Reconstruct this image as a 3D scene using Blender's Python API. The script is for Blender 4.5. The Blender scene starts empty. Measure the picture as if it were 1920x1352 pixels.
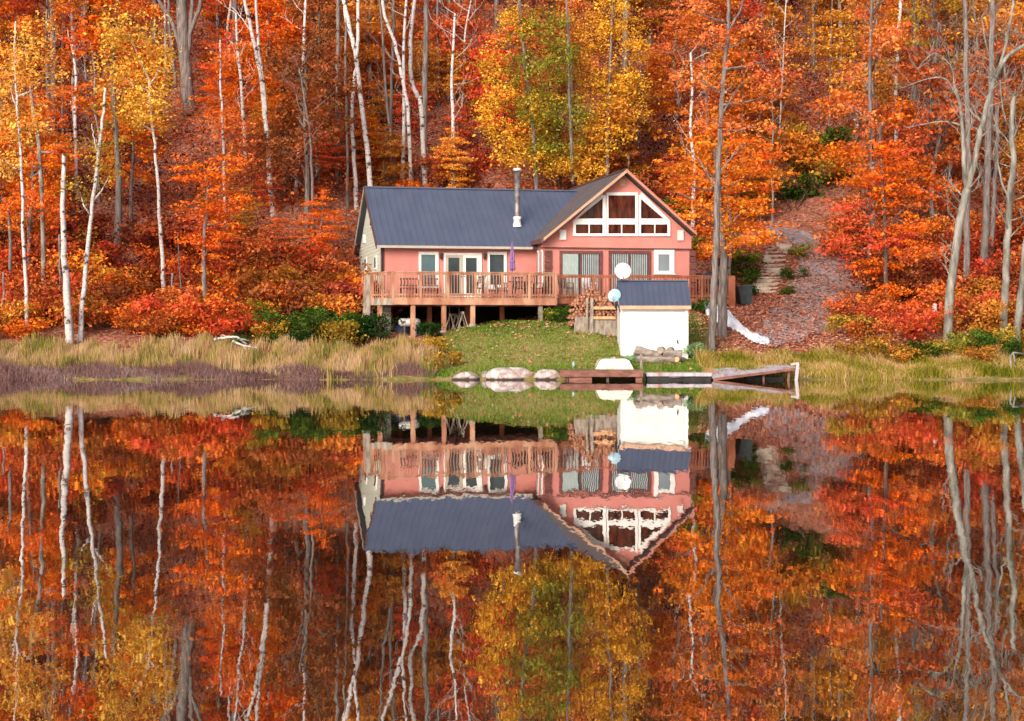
import bpy, math, random
import numpy as np
from mathutils import Vector, Matrix

scene = bpy.context.scene
C = scene.collection
R = math.radians
random.seed(7)
RNG = np.random.default_rng(11)

# ------------------------------------------------------------------ camera
F = 3024.0; HZ = 625.0; CZ = 1.73          # focal length / horizon in pixels of the 1920 px frame, eye height
cd = bpy.data.cameras.new('camera')
cam = bpy.data.objects.new('camera', cd); C.objects.link(cam)
cam.location = (0, 0, CZ); cam.rotation_euler = (R(90), 0, 0)
cd.sensor_fit = 'HORIZONTAL'; cd.sensor_width = 36.0; cd.lens = 36.0 * F / 1920.0
cd.shift_y = -(676.0 - HZ) / 1920.0
cd.clip_start = 0.1; cd.clip_end = 2000
scene.camera = cam

# ------------------------------------------------------------------ light
SUN_EL, SUN_AZ = 27.0, 205.0               # azimuth clockwise from +Y (the look direction): behind the camera, to its left
w = bpy.data.worlds.new('World'); scene.world = w; w.use_nodes = True
nt = w.node_tree; bg = nt.nodes['Background']
sky = nt.nodes.new('ShaderNodeTexSky'); sky.sky_type = 'NISHITA'; sky.sun_disc = False
sky.sun_elevation = R(SUN_EL); sky.sun_rotation = R(SUN_AZ)
sky.air_density = 1.0; sky.dust_density = 6.0; sky.ozone_density = 0.6
nt.links.new(sky.outputs[0], bg.inputs[0]); bg.inputs[1].default_value = 0.12
sd = bpy.data.lights.new('sun', 'SUN'); sd.energy = 1.35; sd.angle = R(34); sd.color = (1.0, 0.99, 0.975)
sun = bpy.data.objects.new('sun', sd); C.objects.link(sun)
az, el = R(SUN_AZ), R(SUN_EL)
to_sun = Vector((math.sin(az) * math.cos(el), math.cos(az) * math.cos(el), math.sin(el)))
sun.rotation_euler = (-to_sun).to_track_quat('-Z', 'Y').to_euler()
sun.location = (-20, -20, 40)
vs = scene.view_settings
vs.view_transform = 'Standard'; vs.look = 'None'; vs.gamma = 1.0; vs.exposure = 0.93
scene.render.engine = 'CYCLES'
scene.cycles.max_bounces = 8; scene.cycles.diffuse_bounces = 4; scene.cycles.glossy_bounces = 4
scene.cycles.transparent_max_bounces = 8

# ------------------------------------------------------------------ helpers
def at(px, py, Y):
    return Vector(((px - 960) / F * Y, Y, CZ - (py - HZ) / F * Y))
def lin(c):
    out = []
    for v in c[:3]:
        v = v / 255.0
        out.append(v / 12.92 if v <= 0.04045 else ((v + 0.055) / 1.055) ** 2.4)
    return out
def alb(c, k=0.7):
    return tuple(min(0.85, x * k) for x in lin(c)) + (1.0,)

def node_mat(name, c1, c2=None, scale=4.0, stretch=(1, 1, 1), rough=0.7, detail=4, bump=0.0, metallic=0.0, lo3=.5, hi3=.68,
             spec=0.3, lo=0.35, hi=0.65, c3=None, scale3=1.0):
    m = bpy.data.materials.new(name); m.use_nodes = True
    n = m.node_tree; b = n.nodes['Principled BSDF']
    b.inputs['Roughness'].default_value = rough; b.inputs['Metallic'].default_value = metallic
    b.inputs['Specular IOR Level'].default_value = spec
    tc = n.nodes.new('ShaderNodeTexCoord'); mp = n.nodes.new('ShaderNodeMapping')
    mp.inputs['Scale'].default_value = stretch
    n.links.new(tc.outputs['Object'], mp.inputs[0])
    no = n.nodes.new('ShaderNodeTexNoise'); no.inputs['Scale'].default_value = scale; no.inputs['Detail'].default_value = detail
    n.links.new(mp.outputs[0], no.inputs['Vector'])
    rp = n.nodes.new('ShaderNodeValToRGB')
    rp.color_ramp.elements[0].position = lo; rp.color_ramp.elements[1].position = hi
    rp.color_ramp.elements[0].color = c1; rp.color_ramp.elements[1].color = c2 or c1
    n.links.new(no.outputs['Fac'], rp.inputs[0])
    src = rp.outputs[0]
    if c3:
        n3 = n.nodes.new('ShaderNodeTexNoise'); n3.inputs['Scale'].default_value = scale3; n3.inputs['Detail'].default_value = 5
        n.links.new(mp.outputs[0], n3.inputs['Vector'])
        r3 = n.nodes.new('ShaderNodeMapRange'); r3.inputs[1].default_value = lo3; r3.inputs[2].default_value = hi3
        n.links.new(n3.outputs['Fac'], r3.inputs[0])
        mx = n.nodes.new('ShaderNodeMixRGB'); n.links.new(r3.outputs[0], mx.inputs[0])
        n.links.new(src, mx.inputs[1]); mx.inputs[2].default_value = c3; src = mx.outputs[0]
    # a small shade of its own for every object
    oi = n.nodes.new('ShaderNodeObjectInfo'); mr = n.nodes.new('ShaderNodeMapRange')
    mr.inputs[3].default_value = 0.86; mr.inputs[4].default_value = 1.12
    n.links.new(oi.outputs['Random'], mr.inputs[0])
    hs = n.nodes.new('ShaderNodeHueSaturation'); n.links.new(mr.outputs[0], hs.inputs['Value']); n.links.new(src, hs.inputs['Color'])
    n.links.new(hs.outputs[0], b.inputs['Base Color'])
    if bump:
        bp = n.nodes.new('ShaderNodeBump'); bp.inputs['Strength'].default_value = bump; bp.inputs['Distance'].default_value = 0.03
        n.links.new(no.outputs['Fac'], bp.inputs['Height']); n.links.new(bp.outputs[0], b.inputs['Normal'])
    return m

def leaf_mat(name, trans=0.3):
    m = bpy.data.materials.new(name); m.use_nodes = True
    n = m.node_tree; n.nodes.clear()
    out = n.nodes.new('ShaderNodeOutputMaterial')
    oi = n.nodes.new('ShaderNodeObjectInfo')
    a = n.nodes.new('ShaderNodeAttribute'); a.attribute_name = 'tint'
    a2 = n.nodes.new('ShaderNodeAttribute'); a2.attribute_name = 'hue'
    h = n.nodes.new('ShaderNodeHueSaturation')
    n.links.new(a.outputs['Fac'], h.inputs['Value']); n.links.new(a2.outputs['Fac'], h.inputs['Hue'])
    n.links.new(oi.outputs['Color'], h.inputs['Color'])
    d = n.nodes.new('ShaderNodeBsdfDiffuse'); t = n.nodes.new('ShaderNodeBsdfTranslucent')
    n.links.new(h.outputs[0], d.inputs[0]); n.links.new(h.outputs[0], t.inputs[0])
    mx = n.nodes.new('ShaderNodeMixShader'); mx.inputs[0].default_value = trans
    n.links.new(d.outputs[0], mx.inputs[1]); n.links.new(t.outputs[0], mx.inputs[2])
    n.links.new(mx.outputs[0], out.inputs[0])
    return m

def blade_mat(name, stops, trans=0.25):
    m = bpy.data.materials.new(name); m.use_nodes = True
    n = m.node_tree; n.nodes.clear()
    out = n.nodes.new('ShaderNodeOutputMaterial')
    a = n.nodes.new('ShaderNodeAttribute'); a.attribute_name = 'tint'
    rp = n.nodes.new('ShaderNodeValToRGB'); e = rp.color_ramp.elements
    for i, (p, c) in enumerate(stops):
        el_ = e[i] if i < 2 else e.new(p)
        el_.position = p; el_.color = c
    n.links.new(a.outputs['Fac'], rp.inputs[0])
    d = n.nodes.new('ShaderNodeBsdfDiffuse'); t = n.nodes.new('ShaderNodeBsdfTranslucent')
    n.links.new(rp.outputs[0], d.inputs[0]); n.links.new(rp.outputs[0], t.inputs[0])
    mx = n.nodes.new('ShaderNodeMixShader'); mx.inputs[0].default_value = trans
    n.links.new(d.outputs[0], mx.inputs[1]); n.links.new(t.outputs[0], mx.inputs[2])
    n.links.new(mx.outputs[0], out.inputs[0])
    return m

class MB:
    """collects shapes and links them as one mesh object"""
    def __init__(s): s.v = []; s.f = []; s.mi = []; s.cur = 0; s.smooth = []
    def add(s, vs_, fs, smooth=False):
        o = len(s.v); s.v += [tuple(p) for p in vs_]
        for q in fs:
            s.f.append(tuple(i + o for i in q)); s.mi.append(s.cur); s.smooth.append(smooth)
        return s
    def box(s, x0, y0, z0, x1, y1, z1):
        return s.add([(x0, y0, z0), (x1, y0, z0), (x1, y1, z0), (x0, y1, z0), (x0, y0, z1), (x1, y0, z1), (x1, y1, z1), (x0, y1, z1)],
                     [(0, 3, 2, 1), (4, 5, 6, 7), (0, 1, 5, 4), (1, 2, 6, 5), (2, 3, 7, 6), (3, 0, 4, 7)])
    def bar(s, p, q, wd, ht, up=(0, 0, 1)):
        p = Vector(p); q = Vector(q); d = (q - p).normalized(); upv = Vector(up)
        if abs(d.dot(upv)) > 0.98: upv = Vector((0, 1, 0))
        a = d.cross(upv).normalized() * wd / 2; b = a.cross(d).normalized() * ht / 2
        vs_ = [p - a - b, p + a - b, p + a + b, p - a + b, q - a - b, q + a - b, q + a + b, q - a + b]
        return s.add(vs_, [(0, 1, 2, 3), (7, 6, 5, 4), (1, 0, 4, 5), (2, 1, 5, 6), (3, 2, 6, 7), (0, 3, 7, 4)])
    def prism(s, poly, y0, y1):
        """polygon in x,z extruded along y"""
        n = len(poly)
        vs_ = [(x, y0, z) for x, z in poly] + [(x, y1, z) for x, z in poly]
        return s.add(vs_, [tuple(range(n)), tuple(range(2 * n - 1, n - 1, -1))] + [((i + 1) % n, i, i + n, (i + 1) % n + n) for i in range(n)])
    def tube(s, pts, rad, n=8, cap=True):
        pts = [Vector(p) for p in pts]; o = len(s.v); k = len(pts)
        for i, p in enumerate(pts):
            d = (pts[min(i + 1, k - 1)] - pts[max(i - 1, 0)]).normalized()
            u = d.cross(Vector((0.21, 0.97, 0.1))).normalized(); v_ = d.cross(u)
            for j in range(n):
                t = 2 * math.pi * j / n
                s.v.append(tuple(p + (u * math.cos(t) + v_ * math.sin(t)) * rad[i]))
        for i in range(k - 1):
            for j in range(n):
                s.f.append((o + i * n + j, o + i * n + (j + 1) % n, o + (i + 1) * n + (j + 1) % n, o + (i + 1) * n + j)); s.mi.append(s.cur); s.smooth.append(True)
        if cap:
            s.f.append(tuple(o + j for j in range(n - 1, -1, -1))); s.mi.append(s.cur); s.smooth.append(False)
            s.f.append(tuple(o + (k - 1) * n + j for j in range(n))); s.mi.append(s.cur); s.smooth.append(False)
        return s
    def lathe(s, prof, c=(0, 0, 0), n=16):
        o = len(s.v); k = len(prof)
        for r, z in prof:
            for j in range(n):
                t = 2 * math.pi * j / n
                s.v.append((c[0] + r * math.cos(t), c[1] + r * math.sin(t), c[2] + z))
        for i in range(k - 1):
            for j in range(n):
                s.f.append((o + i * n + j, o + i * n + (j + 1) % n, o + (i + 1) * n + (j + 1) % n, o + (i + 1) * n + j)); s.mi.append(s.cur); s.smooth.append(True)
        return s
    def mesh(s, name, mats, origin=(0, 0, 0)):
        me = bpy.data.meshes.new(name)
        ox, oy, oz = origin
        me.from_pydata([(x - ox, y - oy, z - oz) for x, y, z in s.v], [], s.f)
        for m in (mats if isinstance(mats, (list, tuple)) else [mats]): me.materials.append(m)
        me.polygons.foreach_set('material_index', s.mi); me.polygons.foreach_set('use_smooth', s.smooth)
        me.update()
        return me
    def build(s, name, mats, parent=None, origin=(0, 0, 0), loc=None):
        o = bpy.data.objects.new(name, s.mesh(name, mats, origin)); C.objects.link(o)
        if parent: o.parent = parent
        if loc is not None: o.location = loc
        return o

def tag(o, label=None, cat=None, group=None, kind=None):
    if label: o['label'] = label
    if cat: o['category'] = cat
    if group: o['group'] = group
    if kind: o['kind'] = kind
    return o
def thing(name, label, cat, loc=(0, 0, 0), rz=0.0, group=None):
    o = bpy.data.objects.new(name, None); C.objects.link(o); o.empty_display_size = 0.3
    o.location = loc; o.rotation_euler = (0, 0, rz)
    return tag(o, label, cat, group)
def child(name, me, parent, color=None):
    o = bpy.data.objects.new(name, me); C.objects.link(o); o.parent = parent
    if color: o.color = color
    return o
def copy_tree(o, parent=None):
    c = o.copy(); C.objects.link(c)
    if parent: c.parent = parent
    for ch in list(o.children): copy_tree(ch, c)
    return c

def fast_mesh(name, verts, quads, mat, attrs=()):
    me = bpy.data.meshes.new(name)
    nv, nf = len(verts), len(quads); k = quads.shape[1]
    me.vertices.add(nv); me.vertices.foreach_set('co', np.ascontiguousarray(verts, dtype=np.float32).ravel())
    me.loops.add(nf * k); me.loops.foreach_set('vertex_index', np.ascontiguousarray(quads, dtype=np.int32).ravel())
    me.polygons.add(nf)
    me.polygons.foreach_set('loop_start', np.arange(0, nf * k, k, dtype=np.int32))
    me.polygons.foreach_set('loop_total', np.full(nf, k, dtype=np.int32))
    for an, av in attrs:
        a = me.attributes.new(an, 'FLOAT', 'POINT'); a.data.foreach_set('value', np.ascontiguousarray(av, dtype=np.float32))
    me.materials.append(mat)
    me.update(calc_edges=True)
    return me

# ------------------------------------------------------------------ terrain
TY = np.array([50, 59.5, 60.3, 62, 64, 66, 68.5, 72, 76, 80, 84, 90, 100, 115, 140, 180], float)
TX = np.array([-60, -12, -6.6, -2.9, 1.2, 5.0, 9.0, 13.0, 24.0, 60.0])
TZ = np.array([
    [-2.5, -.15, .10, .25, .42, .95, 1.75, 2.7, 4.2, 6.4, 8.9, 13.0, 20.0, 30.5, 47, 62],
    [-2.5, -.15, .10, .25, .42, .95, 1.75, 2.6, 3.9, 6.0, 8.5, 12.6, 19.5, 30.0, 46, 60],
    [-2.5, -.15, .10, .28, .50, 1.0, 1.55, 1.9, 2.6, 4.2, 7.3, 11.8, 19.0, 29.5, 46, 60],
    [-2.5, -.20, .12, .50, .88, 1.2, 1.57, 1.8, 2.2, 3.2, 6.6, 11.5, 19.0, 29.5, 46, 60],
    [-2.5, -.20, .12, .52, .95, 1.5, 2.20, 2.4, 2.6, 3.4, 6.6, 11.5, 19.0, 29.5, 46, 60],
    [-2.5, -.20, .12, .50, .88, 1.5, 2.25, 2.7, 2.9, 3.6, 6.6, 11.5, 19.0, 29.5, 46, 60],
    [-2.5, -.20, .12, .42, .76, 1.2, 1.90, 2.8, 3.7, 5.0, 6.9, 9.8, 17.0, 28.5, 46, 60],
    [-2.5, -.15, .12, .42, .72, 1.2, 1.78, 2.7, 3.75, 5.3, 6.7, 8.4, 15.0, 27.5, 46, 60],
    [-2.5, -.15, .12, .38, .76, 1.3, 2.00, 3.0, 4.2, 5.9, 7.9, 11.0, 18.0, 29.0, 46, 60],
    [-2.5, -.15, .12, .38, .76, 1.3, 2.05, 3.1, 4.5, 6.4, 8.7, 12.4, 19.5, 30.0, 46, 60]])
def height(x, y):
    x = np.asarray(x, float); y = np.asarray(y, float)
    yi = np.clip(np.searchsorted(TY, y, 'right') - 1, 0, len(TY) - 2); ty = np.clip((y - TY[yi]) / (TY[yi + 1] - TY[yi]), 0, 1)
    xi = np.clip(np.searchsorted(TX, x, 'right') - 1, 0, len(TX) - 2); tx = np.clip((x - TX[xi]) / (TX[xi + 1] - TX[xi]), 0, 1)
    a = TZ[xi, yi] * (1 - ty) + TZ[xi, yi + 1] * ty; b = TZ[xi + 1, yi] * (1 - ty) + TZ[xi + 1, yi + 1] * ty
    z = a * (1 - tx) + b * tx
    amp = np.clip((y - 60.5) / 30, 0, 1)
    z = z + amp * (0.35 * np.sin(x * .53 + y * .31) + 0.25 * np.sin(x * 1.1 - y * .7 + 1.3) + 0.12 * np.sin(x * 2.3 + y * 1.9))
    z = z + 0.04 * np.sin(x * 1.7 + .4) * np.sin(y * 1.3) * np.clip((y - 59) / 2, 0, 1) + 0.06 * np.sin(x * .8) * np.exp(-((y - 60.2) / 1.2) ** 2)
    return z
def gz(x, y): return float(height(x, y))
def hit(px, py):
    Y = np.arange(58.0, 200, 0.05)
    d = height((px - 960) / F * Y, Y) - (CZ - (py - HZ) / F * Y)
    i = np.argmax(d >= 0)
    return float(Y[i]) if d[i] >= 0 else 90.0
def on_ground(px, Y):
    x = (px - 960) / F * Y
    return Vector((x, Y, gz(x, Y)))

def lawn_mask(x, y):
    xl = -3.4 + np.clip((y - 66) * .1, 0, 1)
    m = np.clip((x - xl) / .8, 0, 1) * np.clip((9.0 - x) / 1.5, 0, 1) * np.clip((71.5 - y) / 1.5, 0, 1)
    bank = np.clip((63.5 - y) / 1.0, 0, 1) * np.clip((x - 8) / 1.5, 0, 1) * 0.8
    shore = np.clip((62.6 - y) / .6, 0, 1) * np.clip((-2.6 - x) / .5, 0, 1) * .9
    return np.maximum(np.maximum(m, bank), shore)

M = {}
def build_ground():
    xs = np.concatenate([np.linspace(-170, -36, 30), np.arange(-35, 35.1, .35), np.linspace(36, 170, 30)])
    ys = np.concatenate([np.arange(50, 59, 1.5), np.arange(59, 92, .35), np.arange(92.5, 182, 1.6)])
    X, Y = np.meshgrid(xs, ys); Z = height(X, Y)
    nx, ny = len(xs), len(ys)
    V = np.stack([X.ravel(), Y.ravel(), Z.ravel()], 1)
    i = (np.arange(ny - 1)[:, None] * nx + np.arange(nx - 1)[None]).ravel()
    Q = np.stack([i, i + 1, i + nx + 1, i + nx], 1)
    m = bpy.data.materials.new('forest_floor'); m.use_nodes = True
    n = m.node_tree; b = n.nodes['Principled BSDF']; b.inputs['Roughness'].default_value = .95; b.inputs['Specular IOR Level'].default_value = .1
    tc = n.nodes.new('ShaderNodeTexCoord')
    def noise(sc, det=5):
        t = n.nodes.new('ShaderNodeTexNoise'); t.inputs['Scale'].default_value = sc; t.inputs['Detail'].default_value = det
        n.links.new(tc.outputs['Object'], t.inputs['Vector']); return t
    def ramp(t, st):
        r = n.nodes.new('ShaderNodeValToRGB'); e = r.color_ramp.elements
        for k, (p, c) in enumerate(st):
            q = e[k] if k < 2 else e.new(p)
            q.position = p; q.color = c
        n.links.new(t.outputs['Fac'], r.inputs[0]); return r
    litter = ramp(noise(5.5, 7), [(.28, alb((104, 66, 54), .68)), (.75, alb((212, 160, 140), .68)), (.45, alb((156, 98, 80), .68)), (.58, alb((188, 128, 106), .68))])
    grass = ramp(noise(2.2, 7), [(.3, alb((96, 102, 44), .7)), (.72, alb((182, 156, 116), .66)), (.5, alb((146, 138, 78), .68))])
    at_ = n.nodes.new('ShaderNodeAttribute'); at_.attribute_name = 'lawn'
    mix = n.nodes.new('ShaderNodeMixRGB'); n.links.new(at_.outputs['Fac'], mix.inputs[0])
    n.links.new(litter.outputs[0], mix.inputs[1]); n.links.new(grass.outputs[0], mix.inputs[2])
    n.links.new(mix.outputs[0], b.inputs['Base Color'])
    bp = n.nodes.new('ShaderNodeBump'); bp.inputs['Strength'].default_value = .8; bp.inputs['Distance'].default_value = .15
    n.links.new(noise(7, 6).outputs['Fac'], bp.inputs['Height']); n.links.new(bp.outputs[0], b.inputs['Normal'])
    me = fast_mesh('ground', V, Q, m, [('lawn', lawn_mask(V[:, 0], V[:, 1]))])
    me.polygons.foreach_set('use_smooth', np.ones(len(Q), bool))
    o = bpy.data.objects.new('ground', me); C.objects.link(o); tag(o, kind='structure')

def build_water():
    m = bpy.data.materials.new('lake_water'); m.use_nodes = True
    n = m.node_tree; n.nodes.clear(); out = n.nodes.new('ShaderNodeOutputMaterial')
    tc = n.nodes.new('ShaderNodeTexCoord')
    acc = None
    for sc, amp in (((2.2, .45, 1), (.018, .0022, 0)), ((9.0, 1.6, 1), (.010, .0050, 0)), ((.5, .16, 1), (.008, .0026, 0)), ((34, 9, 1), (.006, .0046, 0))):
        mp = n.nodes.new('ShaderNodeMapping'); mp.inputs['Scale'].default_value = sc
        n.links.new(tc.outputs['Object'], mp.inputs[0])
        no = n.nodes.new('ShaderNodeTexNoise'); no.inputs['Scale'].default_value = 1.0; no.inputs['Detail'].default_value = 2.0
        n.links.new(mp.outputs[0], no.inputs['Vector'])
        sb = n.nodes.new('ShaderNodeVectorMath'); sb.operation = 'SUBTRACT'; sb.inputs[1].default_value = (.5, .5, .5)
        n.links.new(no.outputs['Color'], sb.inputs[0])
        ml = n.nodes.new('ShaderNodeVectorMath'); ml.operation = 'MULTIPLY'; ml.inputs[1].default_value = amp
        n.links.new(sb.outputs[0], ml.inputs[0])
        if acc is None: acc = ml
        else:
            ad = n.nodes.new('ShaderNodeVectorMath'); ad.operation = 'ADD'
            n.links.new(acc.outputs[0], ad.inputs[0]); n.links.new(ml.outputs[0], ad.inputs[1]); acc = ad
    ad = n.nodes.new('ShaderNodeVectorMath'); ad.operation = 'ADD'; ad.inputs[1].default_value = (0, 0, 1)
    n.links.new(acc.outputs[0], ad.inputs[0])
    nm = n.nodes.new('ShaderNodeVectorMath'); nm.operation = 'NORMALIZE'; n.links.new(ad.outputs[0], nm.inputs[0])
    gl = n.nodes.new('ShaderNodeBsdfGlossy'); gl.inputs['Roughness'].default_value = .01; gl.inputs['Color'].default_value = (.95, .95, .95, 1)
    df = n.nodes.new('ShaderNodeBsdfDiffuse'); df.inputs['Color'].default_value = (.018, .012, .006, 1)
    n.links.new(nm.outputs[0], gl.inputs['Normal'])
    fr = n.nodes.new('ShaderNodeFresnel'); fr.inputs['IOR'].default_value = 1.5
    mr = n.nodes.new('ShaderNodeMapRange'); mr.inputs[1].default_value = 0; mr.inputs[2].default_value = 1; mr.inputs[3].default_value = .38; mr.inputs[4].default_value = 1.0
    n.links.new(fr.outputs[0], mr.inputs[0])
    mx = n.nodes.new('ShaderNodeMixShader'); n.links.new(mr.outputs[0], mx.inputs[0])
    n.links.new(df.outputs[0], mx.inputs[1]); n.links.new(gl.outputs[0], mx.inputs[2]); n.links.new(mx.outputs[0], out.inputs[0])
    b = MB(); b.add([(-170, -60, 0), (170, -60, 0), (170, 62, 0), (-170, 62, 0)], [(0, 1, 2, 3)])
    tag(b.build('water', m), kind='structure')

# ------------------------------------------------------------------ materials
M['pink'] = node_mat('pink_stucco', alb((232, 148, 140), .54), alb((240, 158, 150), .55), 1.3, detail=6, bump=.15, rough=.85)
M['siding'] = node_mat('grey_green_siding', alb((188, 198, 184), .88), alb((204, 210, 200), .88), 3, (1, 1, 8), rough=.7)
M['roof'] = node_mat('slate_blue_metal_roof', alb((88, 98, 124), .55), alb((96, 105, 130), .56), .8, (2, 1, 1), rough=.5, spec=.3)
M['roof2'] = node_mat('weathered_brown_roof', alb((108, 100, 108), .5), alb((124, 114, 120), .5), 2.0, (1, 3, 1), rough=.6)
M['white'] = node_mat('white_paint', (.58, .58, .58, 1), (.66, .66, .66, 1), 3, rough=.55)
M['shedwhite'] = node_mat('white_boards', (.60, .605, .61, 1), (.65, .655, .66, 1), 2, (1, 1, 3), rough=.6, c3=(.54, .535, .52, 1), scale3=.9)
M['grey_door'] = node_mat('pale_grey_door', alb((176, 168, 156), .75), alb((186, 178, 166), .75), 3, rough=.6)
M['brown'] = node_mat('dark_brown_frame', alb((98, 58, 58), .75), alb((118, 72, 68), .75), 5, rough=.6)
M['log_end'] = node_mat('brown_log_end', alb((96, 58, 56), .8), alb((116, 72, 66), .8), 8, rough=.8)
M['rake'] = node_mat('pale_wood_fascia', alb((206, 160, 134), .68), alb((220, 178, 150), .68), 3, (1, 1, 1), rough=.7)
M['dark_trim'] = node_mat('dark_gutter', alb((96, 66, 66), .7), alb((110, 78, 76), .7), 4, rough=.6)
M['soffit'] = node_mat('soffit_board', alb((196, 132, 116), .7), alb((210, 146, 130), .7), 4, rough=.8)
M['wood'] = node_mat('stained_deck_wood', alb((164, 106, 80), .62), alb((208, 154, 126), .64), 2.2, (1.2, 1.2, .5), rough=.75, c3=alb((196, 158, 132), .72), scale3=1.1)
M['wood_red'] = node_mat('reddish_deck_wood', alb((150, 84, 58), .62), alb((190, 120, 90), .62), 2.2, (1, 1, .5), rough=.75)
M['wood_grey'] = node_mat('weathered_grey_wood', alb((128, 116, 108), .72), alb((176, 164, 152), .72), 3, (3, 1, 1), rough=.85)
M['wood_brown'] = node_mat('old_brown_timber', alb((110, 72, 64), .72), alb((150, 104, 92), .72), 3, (1, 3, 3), rough=.85)
M['dock_top'] = node_mat('silvered_dock_boards', alb((164, 160, 172), .72), alb((196, 186, 192), .72), 2, (4, 1, 1), rough=.8, c3=alb((170, 124, 118), .7), scale3=.8)
M['black'] = node_mat('black_rubber', (.008, .008, .009, 1), (.02, .02, .02, 1), 5, rough=.6)
M['dark'] = node_mat('underhouse_shade', (.012, .010, .009, 1), (.03, .025, .02, 1), 3, rough=.9)  # shade beneath the house put into a near-black colour
M['block'] = node_mat('concrete_block', alb((150, 142, 138), .7), alb((182, 174, 170), .7), 4, rough=.9, bump=.2)
M['conc'] = node_mat('old_concrete', alb((166, 154, 142), .8), alb((200, 188, 176), .8), 3, rough=.9, bump=.2)
M['steel'] = node_mat('stainless_pipe', (.07, .065, .07, 1), (.22, .20, .20, 1), 4, (1, 1, 1.5), rough=.45, metallic=.3)
M['metal_dark'] = node_mat('dark_metal', (.03, .03, .032, 1), (.05, .05, .052, 1), 6, rough=.5)
M['glass_teal'] = node_mat('sky_reflection_glass', alb((84, 112, 122), .6), alb((104, 132, 140), .6), .8, rough=.12, spec=.5)  # teal base colour stands in for sky reflected in the panes
M['glass_dark'] = node_mat('dark_window_glass', alb((58, 72, 82), .5), alb((84, 100, 108), .5), .8, rough=.1, spec=.5)
M['glass_grey'] = node_mat('grey_window_glass', alb((132, 148, 160), .65), alb((152, 166, 176), .65), .8, rough=.15, spec=.5)
M['gable_reflect'] = node_mat('dark_gable_glass', alb((44, 20, 28), .5), alb((128, 66, 44), .4), 1.6, (3, 1, .8), rough=.12, spec=.5, detail=6)  # orange-brown mottling paints in reflected trees and wood behind the glass
M['blind'] = node_mat('pale_blind_slat', alb((186, 198, 204), .6), alb((206, 214, 218), .6), 3, rough=.8)
M['curtain'] = node_mat('pale_curtain', alb((172, 196, 198), .6), alb((200, 214, 214), .6), 5, (6, 1, 1), rough=.9)
M['dish'] = node_mat('white_dish_metal', (.55, .58, .60, 1), (.64, .67, .69, 1), 2, rough=.45)
M['dish_blue'] = node_mat('pale_blue_dish_metal', alb((150, 184, 202), .75), alb((172, 204, 220), .75), 2, rough=.45)
M['purple'] = node_mat('purple_canvas', alb((128, 98, 150), .75), alb((150, 118, 172), .75), 6, (6, 6, 1), rough=.9)
M['boat'] = node_mat('cream_boat_hull', alb((224, 212, 190), .66), alb((240, 232, 218), .68), 1.8, (1, 1, 3), rough=.5)
M['tarp'] = node_mat('white_plastic_sheet', alb((196, 204, 224), .75), alb((236, 238, 246), .78), 2.5, rough=.45)
M['tarp_blue'] = node_mat('blue_tarpaulin', alb((20, 32, 60), .6), alb((30, 46, 84), .6), 3, rough=.5)
M['bin'] = node_mat('dark_green_grey_plastic', alb((58, 70, 74), .7), alb((78, 90, 94), .7), 4, rough=.55)
M['teal_cover'] = node_mat('dark_blue_cover', alb((28, 52, 76), .7), alb((42, 68, 90), .7), 4, rough=.6)
M['granite'] = node_mat('pink_grey_granite', alb((166, 148, 144), .66), alb((226, 216, 214), .7), 2.6, rough=.9, detail=9, bump=.8, c3=alb((176, 134, 122), .6), scale3=1.8)
def wet_foot(m):
    n = m.node_tree; b = n.nodes['Principled BSDF']; src = b.inputs['Base Color'].links[0].from_socket
    tc = n.nodes.new('ShaderNodeTexCoord'); sx = n.nodes.new('ShaderNodeSeparateXYZ'); n.links.new(tc.outputs['Object'], sx.inputs[0])
    no = n.nodes.new('ShaderNodeTexNoise'); no.inputs['Scale'].default_value = 6; n.links.new(tc.outputs['Object'], no.inputs['Vector'])
    ad = n.nodes.new('ShaderNodeMath'); ad.operation = 'MULTIPLY_ADD'; ad.inputs[1].default_value = -.12; n.links.new(no.outputs['Fac'], ad.inputs[0]); n.links.new(sx.outputs['Z'], ad.inputs[2])
    mr = n.nodes.new('ShaderNodeMapRange'); mr.inputs[1].default_value = -.02; mr.inputs[2].default_value = .05; n.links.new(ad.outputs[0], mr.inputs[0])
    vo = n.nodes.new('ShaderNodeTexVoronoi'); vo.feature = 'DISTANCE_TO_EDGE'; vo.inputs['Scale'].default_value = 2.4; n.links.new(tc.outputs['Object'], vo.inputs['Vector'])
    cr = n.nodes.new('ShaderNodeMapRange'); cr.inputs[1].default_value = 0; cr.inputs[2].default_value = .03; cr.inputs[3].default_value = .45; n.links.new(vo.outputs['Distance'], cr.inputs[0])
    m1 = n.nodes.new('ShaderNodeMixRGB'); m1.blend_type = 'MULTIPLY'; m1.inputs[0].default_value = 1; n.links.new(src, m1.inputs[1]); n.links.new(cr.outputs[0], m1.inputs[2])
    m2 = n.nodes.new('ShaderNodeMixRGB'); n.links.new(mr.outputs[0], m2.inputs[0]); m2.inputs[1].default_value = alb((70, 58, 54), .6); n.links.new(m1.outputs[0], m2.inputs[2])
    n.links.new(m2.outputs[0], b.inputs['Base Color'])
wet_foot(M['granite'])
M['wet'] = node_mat('damp_stone', alb((150, 140, 132), .7), alb((188, 176, 164), .7), 3, rough=.8, bump=.5)
M['bark_grey'] = node_mat('grey_bark', alb((104, 94, 92), .6), alb((160, 150, 146), .6), 3.5, (3, 3, .5), rough=.95, bump=.4, detail=6)
M['bark_pale'] = node_mat('pale_beech_bark', alb((118, 116, 108), .62), alb((176, 172, 164), .62), 2.2, (2, 2, .6), rough=.9, bump=.25, detail=6, c3=alb((92, 86, 80), .6), scale3=1.6)
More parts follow.
